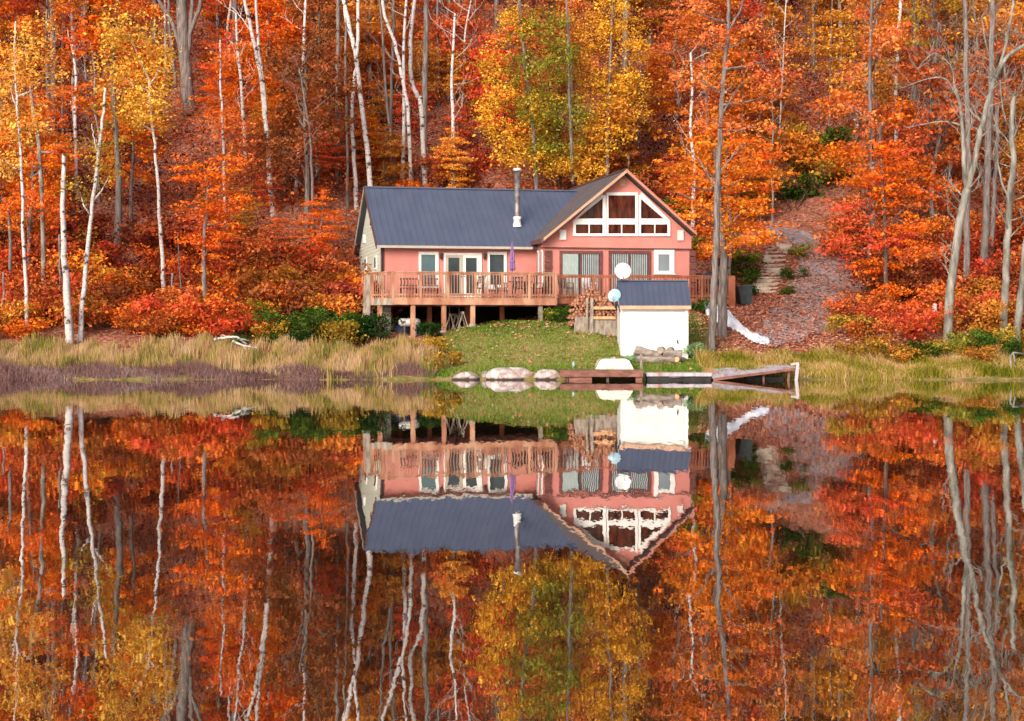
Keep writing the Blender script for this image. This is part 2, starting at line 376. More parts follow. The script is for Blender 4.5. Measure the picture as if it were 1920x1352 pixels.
M['bark_dark'] = node_mat('dark_bark', alb((70, 52, 48), .7), alb((116, 96, 90), .7), 3.5, (3, 3, .5), rough=.95, bump=.4)
M['bark_birch'] = node_mat('white_birch_bark', alb((188, 180, 180), .70), alb((228, 222, 222), .72), 3, (2.2, 2.2, 3.2), rough=.8, c3=alb((84, 72, 68), .6), scale3=1.5, lo3=.56, hi3=.64)
M['log'] = node_mat('grey_log_bark', alb((116, 104, 100), .7), alb((172, 160, 152), .7), 4, (1, 3, 3), rough=.95, bump=.4)
M['log_cut'] = node_mat('cut_log_face', alb((196, 142, 104), .72), alb((226, 180, 142), .72), 10, rough=.9)
M['split_bark'] = node_mat('split_wood_side', alb((110, 70, 60), .72), alb((160, 110, 92), .72), 5, rough=.95)
M['split_cut'] = node_mat('split_wood_end', alb((140, 90, 70), .66), alb((200, 146, 116), .66), 9, rough=.95)
M['leaf'] = leaf_mat('autumn_leaf')
M['reed'] = blade_mat('reed_blade', [(0, alb((104, 118, 44), .66)), (1, alb((220, 198, 156), .68)), (.25, alb((150, 140, 66), .68)), (.5, alb((196, 168, 108), .68)), (.75, alb((206, 156, 126), .68))])
M['sedge'] = blade_mat('purple_sedge_blade', [(0, alb((96, 70, 70), .64)), (1, alb((190, 164, 160), .66)), (.3, alb((136, 106, 110), .66)), (.55, alb((168, 122, 108), .66)), (.8, alb((132, 114, 124), .66))])
M['bank'] = blade_mat('bank_grass_blade', [(0, alb((96, 108, 26), .68)), (1, alb((218, 160, 124), .72)), (.3, alb((150, 144, 46), .68)), (.55, alb((190, 158, 78), .7)), (.78, alb((214, 190, 136), .7))])
M['lawn'] = blade_mat('lawn_blade', [(0, alb((70, 116, 28), .74)), (1, alb((206, 184, 146), .7)), (.4, alb((122, 152, 54), .74)), (.65, alb((160, 162, 88), .7)), (.85, alb((190, 168, 122), .68))])
M['fallen'] = blade_mat('fallen_leaf', [(0, alb((164, 92, 70), .75)), (1, alb((230, 180, 160), .75)), (.35, alb((206, 126, 94), .75)), (.65, alb((214, 150, 124), .75))], .1)

build_ground(); build_water()

# gravel track draped on the slope
def gravel():
    m = node_mat('gravel', alb((132, 122, 128), .74), alb((176, 164, 168), .74), 5, rough=.95, detail=9, bump=.4, c3=alb((190, 142, 128), .72), scale3=2.6)
    cl = [(1425, 646, 26), (1470, 628, 46), (1512, 598, 66), (1542, 560, 76), (1556, 522, 68), (1554, 492, 58), (1536, 466, 46), (1508, 448, 36), (1474, 434, 30), (1440, 424, 22)]
    V = []; Fq = []
    pts = []
    for i in range(len(cl) - 1):
        for t in np.linspace(0, 1, 8, endpoint=False):
            pts.append([cl[i][k] * (1 - t) + cl[i + 1][k] * t for k in range(3)])
    pts.append(cl[-1])
    cen = []
    for px, py, hw in pts:
        Y = hit(px, py); cen.append((Vector(((px - 960) / F * Y, Y, 0)), hw / F * Y))
    for i, (p, hw) in enumerate(cen):
        d = (cen[min(i + 1, len(cen) - 1)][0] - cen[max(i - 1, 0)][0]).normalized(); a = Vector((-d.y, d.x, 0))
        for k in range(7):
            q = p + a * hw * (k / 3 - 1) * (1 + .15 * math.sin(i * 1.3 + k))
            V.append((q.x, q.y, gz(q.x, q.y) + .04))
        if i:
            for k in range(6):
                o = (i - 1) * 7 + k; Fq.append((o, o + 1, o + 8, o + 7))
    b = MB(); b.add(V, Fq, True)
    tag(b.build('gravel_path', m), kind='structure')
gravel()

# ------------------------------------------------------------------ the house, in its own frame (u along the front, v away, z up)
TH = R(12.0); CO, SI = math.cos(TH), math.sin(TH)
Y0 = 72.0; X0 = (718 - 960) / F * Y0
def hu(px, v):
    a = (px - 960) / F
    return (a * Y0 + a * v * CO - X0 + v * SI) / (CO - a * SI)
def hY(u, v): return Y0 + u * SI + v * CO
def hz(py, u, v): return CZ - (py - HZ) / F * hY(u, v)
def W(u, v, z): return Vector((X0 + u * CO - v * SI, hY(u, v), z))
def hp(px, py, v):
    u = hu(px, v); return u, hz(py, u, v)

FL = 3.29                                    # deck and ground-floor level
VG = -1.7                                    # the gabled end stands this far forward
def house():
    H = thing('house', 'pink lakeside house with slate blue metal roof and big gable windows', 'house', (X0, Y0, 1.9), TH)
    O = (0, 0, 1.9)
    def B(mb, name, mat, par=H): return mb.build(name, mat, par, O)
    uG = hu(1168, VG); zG = hz(323, uG, VG)
    uA = hu(1021, VG); uB = hu(1294, VG)
    D = 8.6; vr = D / 2
    ze = hz(460, 1.0, 0) ; zr = hz(351, 0, vr)
    sl = (zr - ze) / (vr + .35)               # main roof pitch
    zroof = lambda v: zr - sl * abs(v - vr)
    zw = zroof(0) - .12
    # walls
    B(MB().box(.06, 0, FL - .35, uA - .002, .16, zw), 'front_wall', M['pink'])
    # side wall with the gable, lap siding
    mb = MB(); mb.prism([(0, FL - .9), (D, FL - .9), (D, zw), (vr, zroof(vr) - .14), (0, zw)], 0, .12)
    mb.v = [(y - .06, x, z) for x, y, z in mb.v]
    z = FL - .85
    while z < zr - .4:
        lim = (0.0, D) if z < zw - .1 else ((z - zw) / sl + .1, D - (z - zw) / sl - .1)
        if lim[1] > lim[0]: mb.bar((-.065, lim[0], z), (-.065, lim[1], z), .02, .02)
        z += .16
    B(mb, 'side_wall', M['siding'])
    B(MB().box(-.09, -.03, FL - .9, .06, .1, zw), 'corner_trim', M['dark_trim'])
    # foundation and floor, their near-black colour standing in for shade under the house
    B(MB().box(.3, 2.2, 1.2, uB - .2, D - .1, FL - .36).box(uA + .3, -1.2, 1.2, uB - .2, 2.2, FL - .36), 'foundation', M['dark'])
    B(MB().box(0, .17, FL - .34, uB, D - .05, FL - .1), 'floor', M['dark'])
    B(MB().box(.07, D - .12, FL - .3, uB, D, zw), 'back_wall', M['pink'])
    # gabled block: lower wall, jettied upper wall
    zl = hz(465, uG, VG)
    lsl = (zG - hz(451, hu(1013, VG), VG)) / (uG - hu(1013, VG)); rsl = (zG - hz(441, hu(1298, VG), VG)) / (hu(1298, VG) - uG)
    uL, uR = uA - .12, uB + .04
    gl = lambda u: zG - .1 - (lsl * (uG - u) if u < uG else rsl * (u - uG))
    B(MB().box(uA, VG, FL - .35, uB, VG + .16, zl), 'gable_lower_wall', M['pink'])
    B(MB().prism([(uL, zl + .004), (uR, zl + .004), (uR, gl(uR)), (uG, gl(uG)), (uL, gl(uL))], VG - .06, VG + .14), 'gable_upper_wall', M['pink'])
    B(MB().box(uL - .01, VG - .085, zl - .05, uR + .01, VG - .005, zl), 'jetty_shadow', M['dark_trim'])  # dark strip painted for the thin shadow under the jettied wall
    B(MB().box(uA, VG + .165, FL - .35, uA + .14, D - .2, gl(uA) - .1), 'gable_side_wall', M['pink'])
    B(MB().box(uB - .14, VG + .165, FL - .35, uB, D - .2, gl(uB) - .1), 'gable_far_wall', M['pink'])
    # roofs (ribs are geometry of the sheet)
    t = .08
    mb = MB()
    u0, u1 = -.32, uG
    for s_ in (-1, 1):
        va, vb = vr, vr + s_ * (vr + .38)
        za, zb = zr, zroof(vb)
        q = [(u0, va, za), (u1, va, za), (u1, vb, zb), (u0, vb, zb)]
        mb.add(q + [(a, b_, c - t) for a, b_, c in q], [(0, 1, 2, 3), (7, 6, 5, 4), (0, 4, 5, 1), (1, 5, 6, 2), (2, 6, 7, 3), (3, 7, 4, 0)])
        k = u0 + .12
        while k < u1 - .1:
            mb.bar((k, va, za + .012), (k, vb, zb + .012), .035, .03); k += .3
    mb.box(u0, vr - .14, zr - .03, u1, vr + .14, zr + .035)
    rf = B(mb, 'roof', M['roof'])
    B(MB().bar((u0 - .01, -.42, zroof(-.38) - .07), (uA - .25, -.42, zroof(-.38) - .07), .09, .11), 'gutter', M['grey_door'], rf)
    for s_ in (-1, 1):
        B(MB().bar((u0 - .02, vr, zr - .08), (u0 - .02, vr + s_ * (vr + .4), zroof(vr + vr + .4) - .08), .04, .18), 'rake_board', M['dark_trim'] if s_ < 0 else M['grey_door'], rf)
    v0, v1 = VG - .62, D - .9
    zt = zG + .06
    uTL, uTR = hu(1013, VG), hu(1298, VG)
    zTL, zTR = zt - lsl * (uG - uTL), zt - rsl * (uTR - uG)
    def slope(uT, zT, mat, nm):
        mb = MB(); q = [(uG, v0, zt), (uG, v1, zt), (uT, v1, zT), (uT, v0, zT)]
        f = [(0, 1, 2, 3), (7, 6, 5, 4), (0, 4, 5, 1), (1, 5, 6, 2), (2, 6, 7, 3), (3, 7, 4, 0)]
        mb.add(q + [(a, b_, c - .09) for a, b_, c in q], f)
        v = v0 + .15
        while v < v1:
            mb.bar((uG, v, zt + .012), (uT, v, zT + .012), .03, .03); v += .3
        return B(mb, nm, mat)
    r2 = slope(uTL, zTL, M['roof2'], 'gable_roof'); slope(uTR, zTR, M['roof2'], 'gable_roof')
    B(MB().box(uG - .1, v0 - .02, zt - .02, uG + .1, v1, zt + .04), 'ridge_cap', M['dark_trim'])
    for uT, zT in ((uTL, zTL), (uTR, zTR)):
        B(MB().bar((uG, v0 - .03, zt - .10), (uT, v0 - .03, zT - .10), .05, .2, up=(0, 1, 0)) if False else
          MB().prism([(uG, zt + .015), (uT, zT + .015), (uT, zT - .12), (uG, zt - .135)] if uT < uG else [(uT, zT + .015), (uG, zt + .015), (uG, zt - .135), (uT, zT - .12)], v0 - .06, v0 - .005), 'rake_board', M['rake'] if uT < uG else M['soffit'], r2)
    B(MB().box(uTL - .1, v0, zTL - .2, uTL - .005, 0.2, zTL - .01), 'gutter', M['dark_trim'])
    # finial on the peak
    B(MB().tube([(uG + .15, v0 + .3, zt), (uG + .2, v0 + .3, zt + .75)], [.014, .01], 6), 'lightning_rod', M['steel'])
    # upper gable glazing: three lights, each a trapezoid over a two-pane base
    vf = VG - .061
    def G(px, py): u = hu(px, vf); return (u, hz(py, u, vf))
    def unit(outer, bars, panes, label):
        mb = MB()
        for poly in bars: mb.prism([G(*p) for p in poly], vf - .07, vf)
        wn = B(mb, 'gable_window', M['white']); wn['label'] = label
        for poly in panes:
            pb = MB(); pb.prism([G(*p) for p in poly], vf - .03, vf - .012); B(pb, 'pane', M['gable_reflect'], wn)
    rect = lambda a, b_, c, d: [(a, d), (c, d), (c, b_), (a, b_)]
    unit(None, [rect(1074, 438, 1135, 443), rect(1074, 414, 1079, 438), rect(1079, 410, 1129.5, 421), rect(1129.5, 366, 1135, 438),
                [(1074, 414), (1079, 414), (1081, 410), (1129.5, 371.5), (1129.5, 360), (1124, 363)], rect(1103, 421, 1105, 438)],
         [[(1079, 438), (1103, 438), (1103, 421), (1079, 421)], rect(1105, 421, 1129.5, 438), [(1084, 410), (1129.5, 410), (1129.5, 371.5)]], 'triangular window sloping down to the left over two small panes')
    unit(None, [rect(1136.5, 438, 1195.5, 443), rect(1136.5, 361, 1140, 438), rect(1190.5, 361, 1195.5, 438), rect(1140, 361, 1190.5, 366.5), rect(1140, 410, 1190.5, 421), rect(1164, 421, 1166, 438)],
         [rect(1140, 421, 1164, 438), rect(1166, 421, 1190.5, 438), rect(1140, 366.5, 1190.5, 410)], 'tall rectangular middle window over two small panes')
    unit(None, [rect(1197, 438, 1256, 443), rect(1197, 366, 1201, 438), rect(1251, 414, 1256, 438), rect(1201, 410, 1251, 421),
                [(1251, 414), (1256, 414), (1203, 361), (1201, 361), (1201, 373), (1244, 410)], rect(1226, 421, 1228, 438)],
         [rect(1201, 421, 1226, 438), rect(1228, 421, 1251, 438), [(1201, 410), (1243, 410), (1201, 373.5)]], 'triangular window sloping down to the right over two small panes')
    for a in (1161, 336, 1172, 349, 'rake'), (1049, 431, 1061, 450, 'white'), (1270, 432, 1281, 451, 'white'):
        u, z1 = G(a[0], a[1]); u2, z2 = G(a[2], a[3])
        mb = MB().box(u, vf - .07, z2, u2, vf, z1)
        for k in range(3): mb.box(u + .02, vf - .085, z2 + (k + .3) * (z1 - z2) / 3, u2 - .02, vf - .07, z2 + (k + .65) * (z1 - z2) / 3)
        B(mb, 'vent', M[a[4]])
    # sliding doors with vertical blinds
    def slider(pa, pb, curtain):
        ua, ub = hu(pa, VG), hu(pb, VG); za, zb = FL + .03, hz(470, ua, VG); vv = VG
        mb = MB(); fw = .13
        mb.box(ua, vv - .06, za, ua + fw, vv, zb).box(ub - fw, vv - .06, za, ub, vv, zb).box(ua + fw, vv - .06, zb - .13, ub - fw, vv, zb).box(ua + fw, vv - .06, za, ub - fw, vv, za + .07)
        mid = (ua + ub) / 2; mb.box(mid - .035, vv - .052, za + .07, mid + .035, vv, zb - .13)
        d = B(mb, 'sliding_door', M['brown'])
        B(MB().box(ua + fw, vv - .008, za + .07, mid - .035, vv - .002, zb - .13).box(mid + .035, vv - .008, za + .07, ub - fw, vv - .002, zb - .13), 'pane', M['glass_dark'], d)
        bl = MB(); k = ua + fw + .03
        while k < ub - fw - .04:
            if not (curtain and k < mid - .1) and abs(k + .02 - mid) > .055: bl.box(k, vv - .022, za + .08, k + .045, vv - .012, zb - .135)
            k += .088
        B(bl, 'blind', M['blind'], d)
        if curtain:
            cb = MB()
            k = ua + fw + .01
            while k < mid - .14:
                cb.box(k, vv - .03 - .012 * (int(k * 40) % 2), za + .08, k + .075, vv - .012, zb - .137); k += .08
            B(cb, 'curtain', M['curtain'], d)
    slider(1049, 1129, True); slider(1141, 1220, False)
    # framed windows and French doors of the long front
    def framed(px0, py0, px1, py1, gx0, gy0, gx1, gy1, v, glass, zmin=None, name='window', mull=False):
        ua, z1 = hp(px0, py0, v); ub, z0 = hp(px1, py1, v); ga, g1 = hp(gx0, gy0, v); gb, g0 = hp(gx1, gy1, v)
        mb = MB().box(ua, v - .05, z0, ga, v, z1).box(gb, v - .05, z0, ub, v, z1).box(ga, v - .05, g1, gb, v, z1).box(ga, v - .05, z0, gb, v, g0)
        wn = B(mb, name, M['white'])
        B(MB().box(ga, v - .02, g0, gb, v - .004, g1), 'pane', M[glass], wn)
        B(MB().box(ua - .04, v - .11, z0 - .05, ub + .04, v - .052, z0), 'sill', M['white'], wn)
        return wn
    framed(785, 472, 822, 541, 789.5, 477.5, 816, 534, 0, 'glass_teal')
    framed(914, 472, 950, 541, 918, 477.5, 944.5, 534, 0, 'glass_dark')
    framed(1226, 467, 1264, 513, 1234, 477, 1255, 508, VG, 'glass_grey')
    ua, z1 = hp(832, 474, 0); ub, _ = hp(903, 474, 0); z0 = FL + .02; um = (ua + ub) / 2
    dr = B(MB().box(ua, -.05, z0, ua + .07, 0, z1).box(ub - .07, -.05, z0, ub, 0, z1).box(ua + .07, -.05, z1 - .1, ub - .07, 0, z1), 'door_frame', M['white'])
    for a, b_, mt in ((ua + .075, um - .005, 'grey_door'), (um + .005, ub - .075, 'white')):
        mb = MB(); g0, g1 = z0 + .22, z1 - .22; ga, gb = a + .13, b_ - .15
        mb.box(a, -.035, z0 + .01, ga, 0, z1 - .105).box(gb, -.035, z0 + .01, b_, 0, z1 - .105).box(ga, -.035, g1, gb, 0, z1 - .105).box(ga, -.035, z0 + .01, gb, 0, g0)
        d = B(mb, 'french_door', M[mt]); d['label'] = 'pale grey French door leaf' if mt == 'grey_door' else 'white French door leaf'
        B(MB().box(ga, -.015, g0, gb, -.004, g1), 'pane', M['glass_dark'], d)
        B(MB().tube([(b_ - .07 if mt == 'grey_door' else a + .07, -.036, z0 + .98), (b_ - .07 if mt == 'grey_door' else a + .07, -.09, z0 + .98)], [.025, .03], 8), 'handle', M['metal_dark'], d)
    for px in (826.5, 908):
        u, z = hp(px, 481, 0)
        mb = MB().box(u - .05, -.03, z - .08, u + .05, 0, z + .1).lathe([(.01, .17), (.08, .1), (.07, .08), (.055, -.1), (.02, -.14)], (u, -.11, z), 8)
        B(mb, 'wall_lamp', M['metal_dark'])
    # narrow windows on the return wall of the gabled block
    for v in (-.5, -1.25):
        mb = MB().box(uA - .04, v - .14, FL + .5, uA, v + .14, zw - .3)
        wn = B(mb, 'narrow_window', M['white']); B(MB().box(uA - .05, v - .07, FL + .6, uA - .041, v + .07, zw - .4), 'pane', M['glass_grey'], wn)
    # stacked log ends at the gable corners
    for (pa, pb) in ((1021, 1034), (1292.5, 1303.5)):
        ua, ub = hu(pa, VG), hu(pb, VG)
        k = 0
        while True:
            z1 = hz(470 + k * 12.2, ua, VG); z0 = hz(480.3 + k * 12.2, ua, VG)
            if z0 < FL + .05: break
            B(MB().box(ua, VG - .09, z0, ub, VG - .002 if pa < 1100 else VG + .3, z1), 'log_end', M['log_end']); k += 1
    # windows in the grey side wall
    def sidewin(v, z0, z1, wd):
        mb = MB().box(-.115, v - wd / 2 - .09, z0 - .09, -.062, v - wd / 2, z1 + .09).box(-.115, v + wd / 2, z0 - .09, -.062, v + wd / 2 + .09, z1 + .09)
        mb.box(-.115, v - wd / 2, z1, -.062, v + wd / 2, z1 + .09).box(-.115, v - wd / 2, z0 - .09, -.062, v + wd / 2, z0)
        wn = B(mb, 'side_window', M['white']); B(MB().box(-.112, v - wd / 2, z0, -.10, v + wd / 2, z1), 'pane', M['glass_dark'], wn)
    sidewin(2.0, hz(502, 0, 2.0), hz(483, 0, 2.0), .62); sidewin(5.8, hz(503, 0, 5.8), hz(486, 0, 5.8), .6); sidewin(3.6, hz(423, 0, 3.6), hz(397, 0, 3.6), .62)
    B(MB().box(-.16, 6.0, hz(456, 0, 6), -.062, 6.35, hz(440, 0, 6)), 'vent', M['white'])
    B(MB().tube([(-.1, -.1, zw + .05), (-.06, -.07, zw - .3), (-.06, -.07, FL - .2)], [.04, .04, .04], 8), 'downpipe', M['dark_trim'])
    # stove pipe: find the roof point that projects at (969, 425)
    v = 0.1
    for k in range(400):
        v = k * .01; u = hu(970, v)
        if hz(424, u, v) <= zroof(v): break
    zb = zroof(v); ztop = hz(320, u, v)
    pc = B(MB().lathe([(.13, 0), (.13, ztop - zb - .05), (.12, ztop - zb - .05)], (u, v, zb), 14), 'stove_pipe', M['steel'])
    B(MB().lathe([(.22, -.05), (.16, .28), (.19, .30), (.19, .42), (.14, .44)], (u, v, zb), 14), 'flashing', M['white'], pc)
    B(MB().lathe([(.15, ztop - zb - .02), (.19, ztop - zb), (.19, ztop - zb + .1), (.02, ztop - zb + .13)], (u, v, zb), 14), 'cap', M['white'], pc)
    return dict(uA=uA, uB=uB, uG=uG, zw=zw)
HS = house()

# ------------------------------------------------------------------ the deck
VD, VD2 = -3.6, -3.25
def deck():
    Dk = thing('wooden_deck', 'long stained timber deck with slatted railing on posts along the house front', 'deck', (X0, Y0, 1.6), TH)
    O = (0, 0, 1.6)
    def B(mb, name, mat, par=Dk): return mb.build(name, mat, par, O)
    uF0 = hu(737, VD); uF1 = hu(1042, VD); uR1 = hu(1378, VD2); vS = -2.35; uS = hu(697, vS)
    vB = .9
    zt = hz(508.5, uF0, VD)
    # boards
    mb = MB()
    v = VD + .02
    while v < -.1:
        ul = uS if v > vS else uS + (uF0 - uS) * (vS - v) / (vS - VD)
        ur = uF1 if v < VD2 else uR1
        vend = v + .135
        if vend > VG - .1: ur = HS['uA'] - .1
        mb.box(ul, v, FL - .04, ur, vend, FL - .003); v += .145
    mb.box(uS, -.05, FL - .04, -.15, vB, FL - .003)
    B(mb, 'floor_boards', M['wood'])
    bmt = M['wood']
    B(MB().box(uF0, VD - .05, FL - .34, uF1 + .03, VD, FL - .045), 'rim_beam', bmt)
    B(MB().bar((uS, vS, FL - .2), (uF0, VD - .02, FL - .2), .05, .3), 'rim_beam', M['wood_grey'])
    B(MB().box(uS - .05, vS, FL - .34, uS, vB, FL - .045), 'rim_beam', M['wood_grey'])
    B(MB().box(uF1 + .035, VD2 - .05, FL - .27, uR1, VD2, FL - .045), 'rim_beam', M['wood_red'])
    mb = MB(); u = uF0 + .3
    while u < uR1 - .2:
        mb.box(u, (VD if u < uF1 else VD2) + .003, FL - .25, u + .045, -.2 if u < HS['uA'] - .2 else VG - .1, FL - .045); u += .6
    B(mb, 'joists', M['wood'])
    # railing, bay by bay
    def rail(a, b, ztop, mat, bays, endposts=(True, True)):
        a = Vector(a); b = Vector(b); L = (b - a).length; d = (b - a) / L
        for k in range(bays):
            p = a + d * L * k / bays; q = a + d * L * (k + 1) / bays
            mb = MB()
            mb.bar((p.x, p.y, ztop - .02), (q.x, q.y, ztop - .02), .13, .04)
            mb.bar((p.x, p.y, ztop - .1), (q.x, q.y, ztop - .1), .04, .085)
            mb.bar((p.x, p.y, FL + .09), (q.x, q.y, FL + .09), .04, .085)
            n = max(3, round((q - p).length / .135))
            nrm = Vector((d.y, -d.x))
            for j in range(1, n):
                c = p + (q - p) * j / n + nrm * .035
                mb.bar((c.x, c.y, FL - .12), (c.x, c.y, ztop - .045), .036, .036)
            B(mb, 'railing_panel', mat)
        for k in range(bays + 1):
            if (k == 0 and not endposts[0]) or (k == bays and not endposts[1]): continue
            p = a + d * L * k / bays
            B(MB().box(p.x - .055, p.y - .055, FL - .3, p.x + .055, p.y + .055, ztop - .041), 'railing_post', mat)
    rail((uF0, VD), (uF1, VD), zt, M['wood'], 6)
    rail((uS, vS), (uF0, VD), zt, M['wood'], 2, (False, False))
    rail((uS, vB), (uS, vS), zt, M['wood'], 2)
    zt2 = hz(514.5, uF1, VD2)
    rail((uF1 + .12, VD2), (hu(1316, VD2), VD2), zt2, M['wood_red'], 4, (False, True))
    rail((hu(1316, VD2), VD2), (uR1 - .3, VD2), zt2, M['wood_red'], 1, (False, False))
    B(MB().box(uR1 - .3, VD2 - .04, FL - .35, uR1, VD2 + .06, zt2).box(uR1 - .06, VD2 + .06, FL - .35, uR1, VG, zt2), 'end_panel', M['wood_red'])
    # slanting side board down to the ground at the left end
    pt = W(uS, .4, 0); gg = gz(pt.x, pt.y)
    B(MB().bar((uS - .08, vS + .15, zt - .1), (uS - .28, vS + .15, gg - .1), .3, .06, up=(0, 1, 0)), 'side_board', M['wood_grey'])
    # posts
    def post(px, v, wd, mat, ztp=FL - .34):
        u = hu(px, v); p = W(u, v, 0); g = gz(p.x, p.y)
        B(MB().box(u - wd / 2, v - wd / 2, g - .15, u + wd / 2, v + wd / 2, ztp), 'post', M[mat])
        if px in (832, 886):
            B(MB().lathe([(.17, -.1), (.16, .12), (.12, .16), (.01, .16)], (u, v, g), 10), 'post_footing', M['block'])
    for px in (774, 832, 886): post(px, VD + .12, .19, 'wood')
    post(1013, VD + .12, .17, 'wood_grey'); post(712, -2.7, .2, 'wood')
    for px in (805, 876, 941): post(px, -1.6, .19, 'wood_red', FL - .34)
    for px, v in ((725.5, -1.7), (692, .2)):
        u = hu(px, v); p = W(u, v, 0); z = gz(p.x, p.y) - .15; mb = MB()
        while z < FL - .36:
            mb.box(u - .16, v - .16, z, u + .16, v + .16, min(z + .19, FL - .35)); z += .205
        B(mb, 'block_pier', M['block'])
    return dict(uF0=uF0, uF1=uF1, uR1=uR1, uS=uS)
DK = deck()

# ------------------------------------------------------------------ things on the deck
def chair(name, label, mat, u, v, rz, group=None):
    p = W(u, v, FL); t = thing(name, label, 'chair', p, TH + rz, group)
    MB().box(-.24, -.23, .42, .24, .23, .46).build('seat', M[mat], t)
    mb = MB().bar((-.22, .22, .46), (-.22, .33, .98), .04, .04).bar((.22, .22, .46), (.22, .33, .98), .04, .04).bar((-.24, .325, .95), (.24, .325, .95), .04, .07)
    for k in range(4): mb.bar((-.13 + k * .087, .23, .48), (-.13 + k * .087, .32, .94), .045, .015)
    mb.build('backrest', M[mat], t)
    for x in (-.21, .21):
        for y in (-.2, .2): MB().bar((x, y, .42), (x * 1.12, y * 1.15, 0), .035, .035).build('leg', M[mat], t)
        MB().bar((x * 1.15, -.2, .66), (x * 1.15, .27, .68), .05, .03).bar((x * 1.12, -.2, .42), (x * 1.14, -.2, .66), .03, .03).build('armrest', M[mat], t)
    return t
ut = hu(975, -1.7)
def table():
    t = thing('patio_table', 'dark round patio table on the deck beneath the folded purple umbrella', 'table', W(ut, -1.8, FL), TH)
    MB().lathe([(0, .70), (.55, .70), (.57, .72), (.55, .74), (0, .74)], n=24).build('tabletop', M['metal_dark'], t)
    for x in (-.35, .35):
        for y in (-.35, .35): MB().bar((x * .7, y * .7, .70), (x, y, 0), .04, .04).build('leg', M['metal_dark'], t)
    u = hu(956, -1.9)
    s = thing('patio_umbrella', 'folded purple patio umbrella standing on the deck', 'umbrella', W(u, -2.4, FL), TH)
    MB().lathe([(.02, 0), (.022, 2.42), (.012, 2.48)], n=8).build('pole', M['steel'], s)
    MB().lathe([(.2, 0), (.2, .05), (.05, .08), (.03, .3)], n=14).build('base', M['metal_dark'], s)
    n = 18; o = MB(); prof = [(.025, 2.42), (.05, 2.2), (.085, 1.8), (.11, 1.4), (.125, 1.24), (.08, 1.2)]
    vs_ = []; k = len(prof)
    for r, z in prof:
        for j in range(n):
            a = 2 * math.pi * j / n; rr = r * (1.22 if j % 2 else .78); vs_.append((rr * math.cos(a), rr * math.sin(a), z))
    o.add(vs_, [(i * n + j, i * n + (j + 1) % n, (i + 1) * n + (j + 1) % n, (i + 1) * n + j) for i in range(k - 1) for j in range(n)])
    o.build('canopy', M['purple'], s)
    MB().lathe([(.1, 1.62), (.125, 1.6), (.125, 1.56), (.1, 1.54)], n=14).build('strap', M['purple'], s)
table()
chair('patio_chair', 'dark patio chair at the left side of the round deck table', 'metal_dark', ut - .85, -1.7, R(90))
chair('patio_chair', 'dark patio chair with its back to the lake in front of the round deck table', 'metal_dark', ut + .25, -2.65, R(180))
chair('patio_chair', 'dark patio chair at the right side of the round deck table', 'metal_dark', ut + .85, -1.75, R(-90))
chair('patio_chair', 'dark patio chair on the house side of the round deck table', 'metal_dark', ut + .2, -.9, R(8))
chair('patio_chair', 'black chair standing in front of the white French door leaf', 'metal_dark', hu(893, -1.4), -1.4, R(-60))
chair('lawn_chair', 'white garden chair on the deck just right of the French doors', 'white', hu(903, -1.0), -1.0, R(-75))
chair('lawn_chair', 'pale grey chair on the deck in front of the curtained sliding door', 'dish', hu(1106, -2.5), -2.5, R(20))
chair('patio_chair', 'dark chair on the deck left of the curtained sliding door', 'bin', hu(1062, -2.4), -2.4, R(30))
def bench(pa, pb, label):
    v = -.75; ua, ub = hu(pa, v), hu(pb, v); L = ub - ua
    t = thing('bench', label, 'bench', W(ua, v, FL), TH)
    MB().box(0, -.22, .40, L, .22, .46).build('seat', M['brown'], t)
    mb = MB().bar((0, .26, .86), (L, .26, .86), .04, .09).bar((0, .25, .56), (L, .25, .56), .04, .06)
    k = .06
    while k < L: mb.box(k, .235, .56, k + .07, .265, .84); k += .15
    mb.build('backrest', M['brown'], t)
    for x in (.05, L - .05):
        for y in (-.18, .18): MB().box(x - .03, y - .03, 0, x + .03, y + .03, .40).build('leg', M['brown'], t)
bench(750, 784, 'dark brown bench on the deck left of the teal window'); bench(790, 823, 'dark brown bench on the deck below the teal window')
def grill():
    u = hu(1331, -2.3); t = thing('barbecue_grill', 'barbecue grill with a dark blue lid behind the right end of the deck railing', 'grill', W(u, -2.3, FL), TH)
    mb = MB(); prof = [(-.42, .86), (.42, .86), (.42, .98), (.34, 1.1), (.15, 1.16), (-.15, 1.16), (-.34, 1.1), (-.42, .98)]
    mb.prism(prof, -.26, .26); mb.build('lid', M['teal_cover'], t)
    MB().box(-.4, -.24, .66, .4, .24, .856).build('firebox', M['metal_dark'], t)
    for x in (-.36, .36):
        for y in (-.2, .2): MB().box(x - .025, y - .025, 0, x + .025, y + .025, .66).build('leg', M['metal_dark'], t)
    MB().tube([(-.3, -.3, .97), (.3, -.3, .97)], [.016, .016], 8).build('handle', M['steel'], t)
grill()
